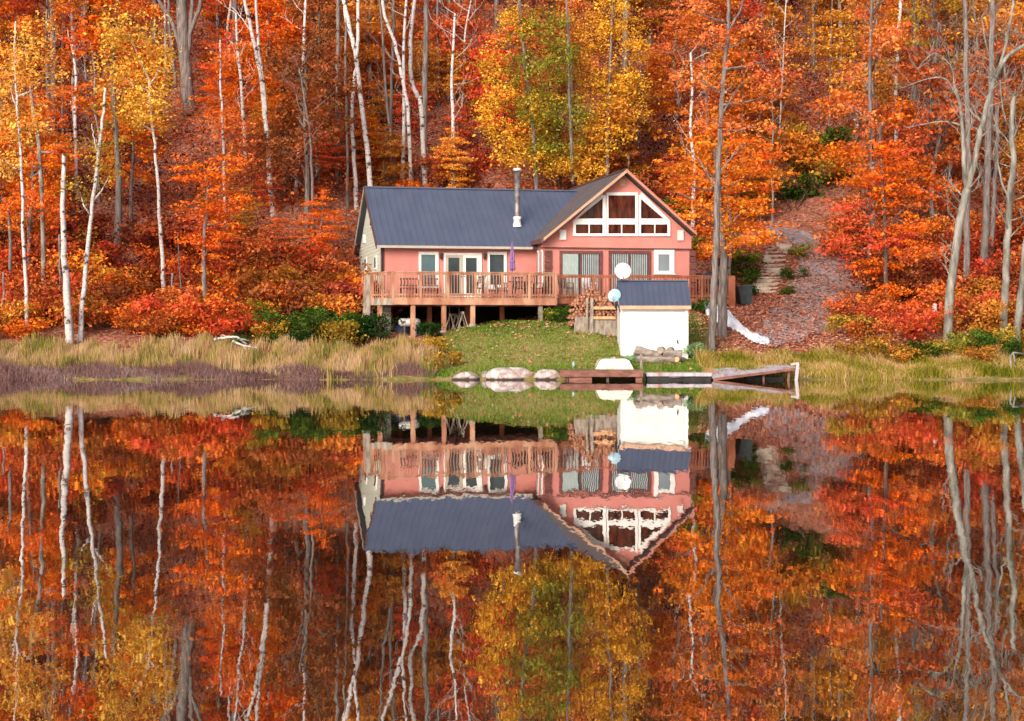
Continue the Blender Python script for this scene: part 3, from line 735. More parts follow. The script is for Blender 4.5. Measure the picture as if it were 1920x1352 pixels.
# two planters hanging on the deck rail are not modelled; things under the deck follow
def under():
    p = on_ground(768, 69.6)
    t = thing('storage_tank', 'white horizontal tank on a low stand beneath the left end of the deck', 'tank', p, TH)
    mb = MB(); prof = [(.001, -.48), (.1, -.46), (.17, -.38), (.18, -.3), (.18, .3), (.17, .38), (.1, .46), (.001, .48)]
    mb.lathe(prof, n=16); mb.v = [(z, y, x + .58) for x, y, z in mb.v]
    mb.build('shell', M['white'], t)
    for x in (-.25, .25): MB().bar((x, -.2, 0), (x, -.12, .42), .05, .05).bar((x, .2, 0), (x, .12, .42), .05, .05).bar((x, -.15, .40), (x, .15, .40), .05, .05).build('stand', M['steel'], t)
    p = on_ground(763, 70.8)
    mb = MB(); n = 10; vs_ = []
    for i in range(n):
        for j in range(n):
            a, b = i / (n - 1) * 2 - 1, j / (n - 1) * 2 - 1
            h = max(0, 1 - a * a) * max(0, 1 - b * b)
            vs_.append((a * .7, b * .5, .75 * h ** .6 + .05 * math.sin(7 * a + 5 * b)))
    mb.add(vs_, [(i * n + j, i * n + j + 1, (i + 1) * n + j + 1, (i + 1) * n + j) for i in range(n - 1) for j in range(n - 1)], True)
    tag(mb.build('tarpaulin', M['tarp_blue'], loc=p - Vector((0, 0, .1))), 'dark blue tarpaulin heaped behind the white tank under the deck', 'tarpaulin')
    def sawhorse(px, Y, rz, label):
        t = thing('sawhorse', label, 'sawhorse', on_ground(px, Y), rz)
        MB().bar((-.42, 0, .68), (.42, 0, .68), .07, .1).build('top_beam', M['wood_grey'], t)
        for x in (-.34, .34):
            for y in (-.24, .24): MB().bar((x * 1.0, y * .1, .66), (x * 1.15, y, -.05), .06, .04).build('leg', M['wood_grey'], t)
    sawhorse(850, 70.0, R(70), 'weathered wooden sawhorse under the deck, the left of the pair'); sawhorse(866, 69.8, R(100), 'weathered wooden sawhorse under the deck, the right of the pair')
    p = on_ground(860, 70.6); q = at(861, 571, 70.9)
    tag(MB().tube([(0, 0, 0), tuple(q - p)], [.03, .028], 8).build('wooden_pole', M['wood_grey'], loc=p), 'pale wooden pole leaning against the deck joists beside the sawhorses', 'pole')
    p = on_ground(842, 71.2); q = at(843, 571, 71.3)
    tag(MB().tube([(0, 0, 0), tuple(q - p)], [.025, .025], 8).build('wooden_pole', M['wood_grey'], loc=p), 'pale upright pole behind the sawhorses under the deck', 'pole')
under()

# ------------------------------------------------------------------ shed, dishes
YS = 63.6
def shed():
    xa, xb = at(1165, 0, YS).x, at(1289, 0, YS).x; z0 = .74; z1 = at(0, 572, YS).z; dep = 2.4
    g = .74
    t = thing('shed', 'white boathouse shed with a slate blue metal roof at the water edge', 'shed', (xa, YS, z0))
    O = (xa, YS, z0); L = xb - xa; k = lambda mb, n, m, p=t: mb.build(n, M[m], p)
    mb = MB().box(0, 0, -.1, L, .1, z1 - z0 - .09)
    k(mb, 'front_wall', 'shedwhite')
    k(MB().box(0, .102, -.1, .1, dep, z1 - z0).box(L - .1, .102, -.1, L, dep, z1 - z0).box(.102, dep - .1, -.1, L - .102, dep, z1 - z0), 'side_walls', 'shedwhite')
    H = z1 - z0
    dr = k(MB().box(.22, -.035, .04, L - .22, -.003, H - .34), 'door', 'shedwhite')
    mb = MB()
    for a in (.16, L - .22): mb.box(a, -.05, 0, a + .06, -.004, H - .28)
    mb.box(.22, -.05, H - .335, L - .22, -.004, H - .28)
    k(mb, 'door_trim', 'white')
    k(MB().box(-.03, -.03, -.05, .07, .0, H - .1), 'corner_board', 'white'); k(MB().box(L - .07, -.03, -.05, L + .03, 0, H - .1), 'corner_board', 'white')
    # latch and small number of dark fittings low on the right
    k(MB().box(L - .42, -.075, .62, L - .38, -.036, .74).box(L - .44, -.09, .6, L - .34, -.076, .63), 'latch', 'metal_dark', dr)
    k(MB().box(-.08, -.245, H - .17, L + .12, -.205, H - .03), 'fascia', 'rake')
    # roof: front slope rising to a ridge, back slope
    zt = at(0, 526.5, YS + 1.2).z - z0; yr = 1.1
    mb = MB(); a, b = -.1, L + .14
    for q in ([(a, -.2, H - .02), (b, -.2, H - .02), (b, yr, zt), (a, yr, zt)], [(a, yr, zt), (b, yr, zt), (b, dep + .2, H - .02), (a, dep + .2, H - .02)]):
        mb.add(q + [(x, y, z - .06) for x, y, z in q], [(0, 1, 2, 3), (7, 6, 5, 4), (0, 4, 5, 1), (1, 5, 6, 2), (2, 6, 7, 3), (3, 7, 4, 0)])
    x = a + .08
    while x < b:
        mb.bar((x, -.2, H - .01), (x, yr, zt + .01), .03, .03); x += .22
    mb.box(a, yr - .1, zt - .02, b, yr + .1, zt + .03)
    k(mb, 'roof', 'roof')
    mb = MB().prism([(0, H), (dep, H), (yr, zt - .08)], 0, .08); mb.v = [(y, x, z) for x, y, z in mb.v]
    o = k(mb, 'gable_board', 'shedwhite'); o2 = o.copy(); C.objects.link(o2); o2.parent = t; o2.location.x = L - .08
    return xa, z0, H, zt
SXA, SZ0, SH, SZT = shed()
def dish(label, mat, c, rad, face, foot):
    t = thing('satellite_dish', label, 'satellite dish', foot)
    face = Vector(face).normalized(); q = face.to_track_quat('Z', 'Y').to_matrix()
    mb = MB(); prof = [(.001, -.16 * rad * 2), (.3, -.145 * rad * 2), (.6, -.1 * rad * 2), (.85, -.04 * rad * 2), (1.0, 0), (1.0, .02), (.84, -.02 * rad), (.5, -.14 * rad), (.001, -.22 * rad)]
    mb.lathe([(r * rad, z) for r, z in prof], n=24)
    off = Vector(c) - Vector(foot)
    mb.v = [tuple(q @ Vector(p) + off) for p in mb.v]
    mb.build('reflector', M[mat], t)
    lo = off + q @ Vector((0, -rad * .95, 0)); hd = off + face * rad * 1.0 + q @ Vector((0, -rad * .4, 0))
    MB().tube([lo, hd], [.018, .015], 8).build('feed_arm', M['dish'], t)
    MB().tube([hd, hd - face * .14], [.05, .035], 10).build('receiver', M['dish_blue' if mat == 'dish' else 'dish'], t)
    MB().tube([(0, 0, 0), (off - face * .1) * .6, off - face * .12], [.03, .03, .03], 8).build('mast', M['steel'], t)
xx = at(1168, 508, YS + .9)
dish('large white satellite dish above the left end of the shed roof', 'dish', xx, .33, (.12, -1, .12), (at(1168, 0, YS).x + .0, YS + 1.0, SZ0 + SZT - .05))
xx = at(1152, 554, YS + .3)
dish('small pale blue satellite dish on the left side of the shed', 'dish_blue', xx, .27, (-.45, -1, .35), (SXA - .005, YS + .6, SZ0 + SH - .25))

# ------------------------------------------------------------------ boat, docks, logs
def boat():
    Yb = 60.75; xa, xb = at(1113, 0, Yb).x, at(1192, 0, Yb).x; L = xb - xa; zb = at(0, 697, Yb).z; zt = at(0, 672, Yb).z; h = zt - zb
    t = thing('rowing_boat', 'cream rowing boat lying upside down beside the shed', 'boat', ((xa + xb) / 2, Yb + .9, zb))
    # seen end on: stern towards the water, hull bottom up, tapering away
    n = 15; st = []; ns = 12
    for i in range(ns + 1):
        s = i / ns; wd = L / 2 * (1 - .9 * max(0, (s - .35) / .65) ** 2); hh = h * (1 - .25 * s ** 3); y = -.9 + s * 3.0
        ring = []
        for j in range(n):
            a = j / (n - 1) * 2 - 1
            prof = (1 - abs(a) ** 9) ** .7
            x = a * wd * (1 - .16 * prof); ring.append((x, y + .22 * prof * (1 - s), hh * prof))
        st.append(ring)
    mb = MB(); mb.add([p for r in st for p in r], [(i * n + j, i * n + j + 1, (i + 1) * n + j + 1, (i + 1) * n + j) for i in range(ns) for j in range(n - 1)], True)
    mb.build('hull', M['boat'], t)
    mb = MB(); mb.add([(x * .97, y - .006, z * .97) for x, y, z in st[0]], [tuple(range(n))]); mb.build('transom', M['boat'], t)
    mb = MB()
    for r0, r1 in zip(st[:-1], st[1:]):
        for j in (0, n - 1): mb.bar(r0[j], r1[j], .06, .05)
    mb.build('gunwale', M['boat'], t)
    mb = MB()
    for r0, r1 in zip(st[:-1], st[1:]): mb.bar(Vector(r0[n // 2]) + Vector((0, 0, .015)), Vector(r1[n // 2]) + Vector((0, 0, .015)), .06, .05)
    mb.build('keel', M['boat'], t)
boat()
def docks():
    Y = 59.2; zt = at(0, 694.5, Y).z
    xa, xb = at(1050, 0, Y).x, at(1206, 0, Y).x
    t = thing('floating_dock', 'low brown timber dock section on the left, beside the boulders', 'dock', (xa, Y, 0))
    L = xb - xa; mb = MB(); x = 0
    while x < L - .05: mb.box(x, -.02, zt - .045, min(x + .135, L), 1.9, zt); x += .142
    mb.build('deck_boards', M['wood_brown'], t)
    MB().box(0, -.06, zt - .24, L, -.024, zt - .005).build('fascia', M['wood_brown'], t)
    mb = MB()
    for y in (.1, .9, 1.7): mb.box(.08, y, zt - .22, L - .08, y + .09, zt - .05)
    mb.build('joists', M['wood_brown'], t)
    for x in (.75, L - .15): MB().box(x - (.42 if x < 1.5 else .12), .02, -.3, x + (.42 if x < 1.5 else .12), .9, zt - .245).build('float', M['wood_brown'], t)
    for x in (.25, 1.75, L - .08): MB().box(x - .05, .05, -.5, x + .05, .15, zt - .05).build('post', M['bark_dark'], t)
    MB().box(.1, 1.0, -.3, L - .1, 1.75, zt - .25).build('float', M['black'], t)
    # middle
    xa2, xb2 = at(1212, 0, Y + .3).x, at(1335, 0, Y + .3).x; zt2 = at(0, 699, Y + .3).z
    t = thing('floating_dock', 'grey middle dock section on black floats in front of the shed', 'dock', (xa2, Y + .3, 0)); L = xb2 - xa2
    mb = MB(); x = 0
    while x < L - .02: mb.box(x, -.02, zt2 - .045, min(x + .135, L), 1.7, zt2); x += .142
    mb.build('deck_boards', M['dock_top'], t)
    MB().box(0, -.055, zt2 - .13, L, -.022, zt2 - .004).build('fascia', M['dock_top'], t)
    MB().box(.03, -.01, -.3, L - .03, 1.6, zt2 - .135).build('float', M['black'], t)
    MB().tube([(L * .35, -.03, .12), (L * .55, -.04, .1)], [.025, .025], 8).build('bumper', M['steel'], t)
    # right, tipped up at its far end
    xa3, xb3 = at(1337, 0, Y).x, at(1492, 0, Y).x
    t = thing('floating_dock', 'tilted dock section with its right end heaved up out of the water', 'dock', (xa3, Y, 0)); L = xb3 - xa3
    zl, zr_ = .09, at(0, 689, Y).z
    mb = MB(); n = int(L / .142)
    for k in range(n):
        s0, s1 = k / n, (k + .94) / n
        za, zb = zl + (zr_ - zl) * s0, zl + (zr_ - zl) * s1
        q = [(L * s0, -.02, za), (L * s1, -.02, zb), (L * s1, 2.2, zb + .22 * (1 - s1) + .07), (L * s0, 2.2, za + .22 * (1 - s0) + .07)]
        mb.add(q + [(x, y, z - .045) for x, y, z in q], [(0, 1, 2, 3), (7, 6, 5, 4), (0, 4, 5, 1), (1, 5, 6, 2), (2, 6, 7, 3), (3, 7, 4, 0)])
    mb.build('deck_boards', M['dock_top'], t)
    MB().bar((0, -.045, zl - .055), (L, -.045, zr_ - .055), .045, .1, up=(0, 0, 1)).build('fascia', M['wood_brown'], t)
    MB().bar((.05, 2.0, zl + .05), (L - .05, 2.0, zr_ - .12), .06, .14).bar((.05, 1.0, zl - .05), (L - .05, 1.0, zr_ - .12), .06, .14).build('joists', M['wood_brown'], t)
    MB().box(1.3, .5, -.3, L - .35, 1.9, .12).build('float', M['black'], t)
    MB().bar((L - .3, .1, -.3), (L - .22, .1, zr_ - .1), .08, .08).bar((L * .62, .2, -.3), (L * .62, .2, .3), .07, .07).build('post', M['wood_brown'], t)
    p = at(1490, 712, Y - .1); q = at(1496, 682, Y - .1)
    tag(MB().bar((0, 0, -.5), tuple(q - p), .11, .06).bar((q - p).x * Vector((1, 0, 0)) + Vector((-.26, 0, (q - p).z - .03)), (q - p) + Vector((.03, 0, .03)), .05, .07).build('dock_post', M['dock_top'], loc=p), 'leaning pale post at the raised right end of the tilted dock', 'post')
    p = at(1075, 696, Y + 1.9)
    tag(MB().box(-.035, -.035, -.6, .035, .035, .36).build('dock_post', M['dish_blue'], loc=p), 'thin pale blue post behind the left dock section', 'post')
    p = at(1202, 694, 61.2); p.z = gz(p.x, p.y)
    tag(MB().box(-.045, -.045, -.3, .045, .045, at(0, 664, 61.2).z - p.z).build('dock_post', M['wood_grey'], loc=p), 'short weathered post between the upturned boat and the logs', 'post')
docks()
def log(label, a, b, r, group='logs lying in front of the shed', cut=True):
    a = Vector(a); b = Vector(b)
    mb = MB(); n = 7; d = (b - a)
    pts = [(a + d * i / (n - 1) - a) for i in range(n)]
    rad = [r * (1 + .09 * math.sin(i * 2.1 + a.x * 9)) for i in range(n)]
    mb.tube(pts, rad, 12, cap=False)
    t = tag(mb.build('log', M['log'], loc=a), label, 'log', group)
    for p, rr, s in ((pts[0], rad[0], -1), (pts[-1], rad[-1], 1)):
        e = MB(); dd = d.normalized() * s
        e.tube([p - dd * .02, p + dd * .006], [rr * .97, rr * .95], 12); e.build('cut_end', M['log_cut' if cut else 'wood_grey'], t)
def logs():
    Y = 62.5
    g = lambda px, py, dy=0: at(px, py, Y + dy)
    log('thick grey log tilted down to the right against the shed door', g(1191, 656, .1), g(1240, 669, .1), .17, cut=False)
    log('long grey log lying lowest on the left of the log heap', g(1194, 673), g(1236, 676), .14, cut=False)
    log('grey log wedged behind the tilted one at the left of the heap', g(1188, 664, .35), g(1222, 668, .4), .12, cut=False)
    log('grey log lying lowest in the middle of the log heap', g(1237, 674), g(1272, 675), .14)
    log('brown log lying on top at the right of the heap', g(1243, 662, .05), g(1278, 665, .1), .16)
    log('round log end pointing at the lake on top of the heap', g(1238, 657, -.1), g(1241, 656, .7), .13, cut=False)
    log('second round log end pointing at the lake near the right of the heap', g(1256, 657, .0), g(1259, 656, .8), .12, cut=False)
    log('short log with an orange cut face at the right foot of the heap', g(1269, 674, -.15), g(1280, 675, .3), .11)
logs()
def woodpile():
    Y = 67.0
    p = on_ground(1118, Y); xa, xb = at(1076, 0, Y).x, at(1164, 0, Y).x; z1 = at(0, 594, Y).z; zb = at(0, 617, Y).z
    t = thing('retaining_wall', 'low grey timber retaining wall beneath the firewood stack', 'wall', (xa, Y - .3, zb))
    MB().box(0, 0, -.3, xb - xa, .12, (z1 - zb) * .5 - .006).box(0.03, .006, (z1 - zb) * .5, xb - xa + .04, .13, z1 - zb).build('timbers', M['wood_grey'], t)
    for px, w_ in ((1100, .09), (1109, .12)):
        MB().box(at(px, 0, Y).x - xa - w_ / 2, -.1, -.2, at(px, 0, Y).x - xa + w_ / 2, -.005, at(0, 559, Y).z - zb).build('stake', M['wood_grey'], t)
    # split firewood: three wedge shapes and a round, each end towards the lake
    def piece(kind):
        mb = MB(); Ln = .42
        if kind == 0: poly = [(math.cos(a) * .07, math.sin(a) * .07) for a in np.linspace(0, 2 * math.pi, 9)[:-1]]
        elif kind == 1: poly = [(-.08, -.04), (.08, -.05), (.05, .02), (0, .055), (-.06, .02)]
        elif kind == 2: poly = [(-.075, -.03), (.02, -.06), (.08, .0), (.03, .06), (-.04, .05)]
        else: poly = [(-.06, -.055), (.07, -.03), (.0, .075)]
        n = len(poly)
        vs_ = [(x, -Ln / 2, z) for x, z in poly] + [(x, Ln / 2, z) for x, z in poly]
        mb.cur = 1; mb.add(vs_, [tuple(range(n)), tuple(range(2 * n - 1, n - 1, -1))]); mb.cur = 0
        mb.add(vs_, [((i + 1) % n, i, i + n, (i + 1) % n + n) for i in range(n)])
        return mb.mesh('firewood', [M['split_bark'], M['split_cut']])
    me = [piece(k) for k in range(4)]
    rnd = random.Random(3)
    x0, x1 = at(1067, 0, Y).x, at(1161, 0, Y).x
    row = 0; zg = at(0, 597, Y).z
    while True:
        z = zg + row * .118 + .04
        any_ = False; x = x0 + (.07 if row % 2 else 0)
        while x < x1:
            s = (x - x0) / (x1 - x0)
            topz = at(0, 556 - 10 * math.sin(s * 3.0) + 5 * math.sin(s * 11), Y).z
            zz = z + .02 * math.sin(x * 9)
            if zz < topz and (s > .06 + row * .006):
                o = bpy.data.objects.new('firewood', me[rnd.randrange(4)]); C.objects.link(o)
                o.location = (x + rnd.uniform(-.02, .02), Y + rnd.uniform(-.05, .06), zz)
                o.rotation_euler = (0, rnd.uniform(0, 6.28), rnd.uniform(-.12, .12)); o.scale = [rnd.uniform(.9, 1.2)] * 3
                tag(o, 'split firewood piece in the stack left of the shed', 'firewood', 'split firewood stacked beside the shed'); any_ = True
            x += .138
        row += 1
        if not any_ or row > 14: break
    # lower tier to the left, spilling down to the grass
    for k in range(46):
        s = rnd.random(); px = 1066 + s * 22; hgt = rnd.random()
        o = bpy.data.objects.new('firewood', me[rnd.randrange(4)]); C.objects.link(o)
        q = at(px, 0, Y + .25); g = gz(q.x, q.y)
        zt_ = at(0, 562 + (1 - s) * 14, Y).z
        o.location = (q.x, Y + .12 + rnd.uniform(-.2, .2), g + .06 + hgt * max(.1, zt_ - g)); o.rotation_euler = (0, rnd.uniform(0, 6.28), rnd.uniform(-.25, .25))
        tag(o, 'split firewood piece in the stack left of the shed', 'firewood', 'split firewood stacked beside the shed')
    for px, py, wd in ((1131, 577.5, 46), (1131, 596, 46)):
        q = at(px, py, Y - .34); L = wd / F * Y
        tag(MB().box(-L / 2, -.03, -.06, L / 2, .03, .06).build('plank', M['log_cut'], loc=q), ('upper' if py < 590 else 'lower') + ' of two orange planks across the front of the firewood stack', 'plank')
woodpile()

# ------------------------------------------------------------------ plastic sheet, bin, steps, stones, driftwood
def sheet():
    cl = [(1318, 578, 16), (1334, 584, 30), (1354, 590, 36), (1374, 602, 32), (1392, 618, 22), (1408, 630, 17), (1426, 637, 13), (1442, 639, 6)]
    V = []; Fq = []; n = 19
    rnd = random.Random(5)
    for i, (px, py, hw) in enumerate(cl):
        for sub in range(7):
            if i == len(cl) - 1 and sub: break
            t_ = sub / 7; nx = cl[min(i + 1, len(cl) - 1)]
            a = px + (nx[0] - px) * t_; b = py + (nx[1] - py) * t_; h = (hw + (nx[2] - hw) * t_) * (1 + .12 * math.sin(i * 7 + sub * 1.9))
            q = i + t_
            for k in range(n):
                s = k / (n - 1) * 2 - 1
                Y = hit(a + s * h * .3, b + s * h * .6 + 4); x = (a + s * h * .3 - 960) / F * Y
                fold = .05 * math.sin(s * 9 + q * 2.1) + .035 * math.sin(s * 15 - q * 3) + .03 * math.sin(q * 6 + s * 4)
                V.append((x, Y, gz(x, Y) + .07 + (.30 * max(0, 1 - q / 4.5) + .08) * (1 - s * s) + fold * (1 - abs(s) ** 3)))
    m = len(V) // n
    for i in range(m - 1):
        for k in range(n - 1): o = i * n + k; Fq.append((o, o + 1, o + n + 1, o + n))
    b = MB(); b.add(V, Fq, True)
    c = V[len(V) // 2]
    o = b.build('plastic_sheet', M['tarp'], origin=c, loc=c)
    sm = o.modifiers.new('thickness', 'SOLIDIFY'); sm.thickness = .015
    tag(o, 'crumpled white plastic sheet lying on the slope behind the two trunks', 'plastic sheet')
sheet()
def bin_():
    Y = 73.6; p = on_ground(1396, Y); zt = at(0, 535, Y).z; h = max(.6, zt - p.z)
    t = thing('compost_bin', 'dark grey plastic bin leaning beside the right end of the deck', 'bin', p, R(14)); t.rotation_euler = (0, R(-6), R(14))
    mb = MB(); mb.prism([(-.27, 0), (.27, 0), (.33, h - .06), (-.33, h - .06)], -.28, .28)
    for k in range(5): mb.box(-.3, -.3, .12 + k * h / 6, .3, -.281, .15 + k * h / 6)
    mb.build('body', M['bin'], t)
    MB().box(-.36, -.32, h - .058, .36, .31, h).build('lid', M['bin'], t)
bin_()
def steps():
    n = 15; A = (1432, 550, 27); Bp = (1466, 462, 19)
    Ya = 75.6; Yb = 83.5
    t = None
    Ya, Yb = hit(A[0], A[1]), hit(Bp[0], Bp[1])
    for k in range(n):
        s = k / (n - 1); px = A[0] + (Bp[0] - A[0]) * s + 3 * math.sin(s * 6); Y = Ya + (Yb - Ya) * s; hw = (A[2] + (Bp[2] - A[2]) * s) / F * Y
        x = (px - 960) / F * Y; z = max(at(0, A[1] + (Bp[1] - A[1]) * s, Y).z, gz(x, Y), gz(x - .5, Y), gz(x + .5, Y)) + .06
        if t is None: t = thing('stone_steps', 'weathered stone steps climbing the slope right of the deck', 'steps', (x, Y, z - .2)); O = (x, Y, z - .2)
        j = random.Random(k)
        a, b = hw * j.uniform(.9, 1.08), hw * j.uniform(.9, 1.08)
        MB().box(x - a, Y - .02, z - .6, x + b, Y + .75, z).build('step', M['conc'], t, O)
steps()
def rock(label, pa, pb, py_top, Y, depth, group='boulders at the water edge'):
    xa, xb = at(pa, 0, Y).x, at(pb, 0, Y).x; cx = (xa + xb) / 2; hw = (xb - xa) / 2; top = at(0, py_top, Y).z
    rnd = random.Random(int(pa)); ph = [rnd.uniform(0, 6) for _ in range(6)]
    mb = MB(); nu, nv = 28, 12; vs_ = []
    for i in range(nv + 1):
        el_ = math.pi / 2 * (i / nv) ; 
        for j in range(nu):
            a = 2 * math.pi * j / nu
            k = 1 + .09 * math.sin(3 * a + ph[0] + i * .3) + .06 * math.sin(5 * a + ph[1] + i * .5) + .035 * math.sin(11 * a + ph[2] + i)
            rr = math.cos(el_) ** .85 * k * 1.13
            zz = math.sin(el_) ** .8 * (1 + .08 * math.sin(2 * a + ph[3]) + .05 * math.sin(7 * a + ph[4] + i))
            vs_.append((hw * rr * math.cos(a), depth * rr * math.sin(a), -.35 + (top + .35) * min(1.0, zz)))
    mb.add(vs_, [(i * nu + j, i * nu + (j + 1) % nu, (i + 1) * nu + (j + 1) % nu, (i + 1) * nu + j) for i in range(nv) for j in range(nu)] + [tuple(nv * nu + j for j in range(nu))], True)
    tag(mb.build('boulder', M['granite'], loc=(cx, Y, 0)), label, 'boulder', group)
rock('low pale boulder at the left, nearest the reeds', 847, 903, 697, 60.4, .6)
rock('small upright stone between the two left boulders', 900, 917, 696, 60.6, .3)
rock('largest pale granite boulder, in the middle of the shore rocks', 906, 1003, 689, 60.6, .8)
rock('pinkish boulder touching the left end of the dock', 998, 1053, 693, 60.4, .6)
def driftwood():
    Y = 63.6; p = at(440, 640, Y)
    b = MB(); f = lambda px, py, dy=0: at(px, py, Y + dy) - p
    for pl, r in (([(402, 637, .2), (428, 632, 0), (445, 632, -.1), (462, 645, -.2)], .06), ([(436, 640, 0), (456, 648, -.1), (482, 652, -.3)], .05), ([(445, 634, 0), (470, 640, .2)], .035), ([(428, 633, 0), (415, 627, .2)], .025), ([(455, 646, 0), (462, 656, -.1)], .05)):
        pts = [f(*q) for q in pl]; b.tube(pts, list(np.linspace(r, r * .55, len(pts))), 8)
    tag(b.build('driftwood', M['bark_birch'], loc=p), 'bleached dead branches lying among the reeds', 'driftwood')
    p = at(1900, 705, 60.3)
    b = MB(); f2 = lambda px, py, dy=0: at(px, py, 60.3 + dy) - p
    b.tube([f2(1899, 712), f2(1896, 690), f2(1894, 668), f2(1900, 661), f2(1925, 664, .4)], [.04, .04, .035, .035, .03], 8)
    b.tube([f2(1900, 662), f2(1903, 680, .2), f2(1908, 690, .3)], [.03, .025, .02], 8)
    tag(b.build('dead_branch', M['bark_pale'], loc=p), 'bent bare grey branch standing in the shallows at the right edge', 'branch')
driftwood()
def stump(px, py, h, w_, label, mat):
    Y = hit(px, py); p = Vector(((px - 960) / F * Y, Y, 0)); p.z = gz(p.x, Y)
    b = MB().tube([(0, 0, -.1), (.02, 0, h * .5), (.03, 0, h)], [w_, w_ * .9, w_ * .7], 9)
    tag(b.build('tree_stump', M[mat], loc=p), label, 'stump')
stump(1752, 600, .7, .13, 'pale broken stump in the red undergrowth left of the leaning beech', 'bark_birch')

# ------------------------------------------------------------------ vegetation
def leaves(centres, leaf, rng, tint, hue, up=.55, aspect=.62):
    n = len(centres)
    nrm = rng.normal(size=(n, 3)); nrm[:, 2] = np.abs(nrm[:, 2]) + up; nrm[:, 1] -= .25
    nrm /= np.linalg.norm(nrm, axis=1)[:, None]
    r = rng.normal(size=(n, 3)); a = np.cross(nrm, r); a /= np.linalg.norm(a, axis=1)[:, None]; b = np.cross(nrm, a)
    s = (leaf * rng.uniform(.5, 1.1, n) * np.where(rng.random(n) < .18, 1.6, 1.0))[:, None]
    V = np.empty((n, 4, 3))
    V[:, 0] = centres - a * s * .5; V[:, 1] = centres + b * s * .5 * aspect + nrm * s * .12
    V[:, 2] = centres + a * s * .5; V[:, 3] = centres - b * s * .5 * aspect + nrm * s * .12
    Q = np.arange(n * 4).reshape(n, 4)
    return V.reshape(-1, 3), Q, np.repeat(tint, 4), np.repeat(hue, 4)
def crown_mesh(name, blobs, rng, leaf=.15, dens=95, flat=.4, clump=.55, hue_sd=.007, keep=1.0):
    """blobs: list of (cx,cy,cz,rx,ry,rz); leaf clumps scattered in the blobs with gaps between them"""
    C_, T_, H_ = [], [], []
    for cx, cy, cz, rx, ry, rz in blobs:
        area = math.pi * rx * rz; nl = int(area * dens * 2.3 * keep)
        nc = max(5, int(nl / 34))
        d = rng.normal(size=(nc, 3)); d /= np.linalg.norm(d, axis=1)[:, None]
        rr = rng.uniform(.1, 1, nc) ** .45
        wob = 1 + .22 * np.sin(d[:, 0] * 5 + cx * 3 + d[:, 2] * 7) + .15 * np.sin(d[:, 2] * 11 + cz)
        cc = d * (rr * wob)[:, None] * np.array([rx, ry, rz]) * .92 + np.array([cx, cy, cz])
        ct = rng.uniform(.55, 1.3, nc); ch = rng.normal(0, hue_sd, nc)
        idx = rng.integers(0, nc, nl)
        cs = clump * rng.uniform(.45, 1.45, nc)
        off = rng.normal(size=(nl, 3)) * .5 * cs[idx][:, None]; off[:, 2] *= flat
        C_.append(cc[idx] + off); T_.append(ct[idx] * rng.uniform(.7, 1.3, nl)); H_.append(np.clip(.504 + ch[idx] + rng.normal(0, hue_sd * .7, nl), .497, .524))
    C_ = np.concatenate(C_); T_ = np.concatenate(T_); H_ = np.concatenate(H_)
    V, Q, t, h = leaves(C_, leaf, rng, T_, H_)
    return fast_mesh(name, V, Q, M['leaf'], [('tint', t), ('hue', h)])

def spline(pts, sub=4):
    pts = [np.array(p, float) for p in pts]; out = []
    for i in range(len(pts) - 1):
        p0, p1, p2, p3 = pts[max(i - 1, 0)], pts[i], pts[i + 1], pts[min(i + 2, len(pts) - 1)]
        for k in range(sub):
            t = k / sub
            out.append(.5 * ((2 * p1) + (-p0 + p2) * t + (2 * p0 - 5 * p1 + 4 * p2 - p3) * t * t + (-p0 + 3 * p1 - 3 * p2 + p3) * t ** 3))
    out.append(pts[-1]); return out
def twigs(mb, p, d, L, r, depth, rnd):
    if depth == 0 or L < .18: return
    n = 4; pts = [Vector(p)]; d = Vector(d).normalized()
    for k in range(n):
        d = (d + Vector((rnd.uniform(-.28, .28), rnd.uniform(-.28, .28), rnd.uniform(-.12, .3)))).normalized(); pts.append(pts[-1] + d * L / n)
    mb.tube(pts, [r * (1 - .62 * k / n) for k in range(n + 1)], 5, cap=False)
    for k in range(2, n + 1):
        s = rnd.choice((-1, 1))
        d2 = (d + Vector((s * rnd.uniform(.4, 1.0), rnd.uniform(-.6, .6), rnd.uniform(-.1, .7)))).normalized()
        twigs(mb, pts[k], d2, L * rnd.uniform(.45, .7), r * .5, depth - 1, rnd)

LEAFCOL = dict(orange=(240, 112, 40), golden=(230, 142, 58), yellow=(238, 164, 58), olive=(186, 134, 50), rust=(206, 96, 52), red=(228, 84, 54),
               salmon=(240, 122, 70), brown=(164, 84, 50), green=(76, 92, 30), brightorange=(248, 104, 30), lime=(150, 134, 48), darkgreen=(44, 66, 24), palegreen=(150, 168, 128), maroon=(170, 66, 46), ochre=(208, 124, 50))
LK = .95
def col(n):
    c = alb(LEAFCOL[n] if isinstance(n, str) else n, LK)
    return (min(.82, c[0]), c[1] * 1.22, c[2] * 1.2 + .004, 1)

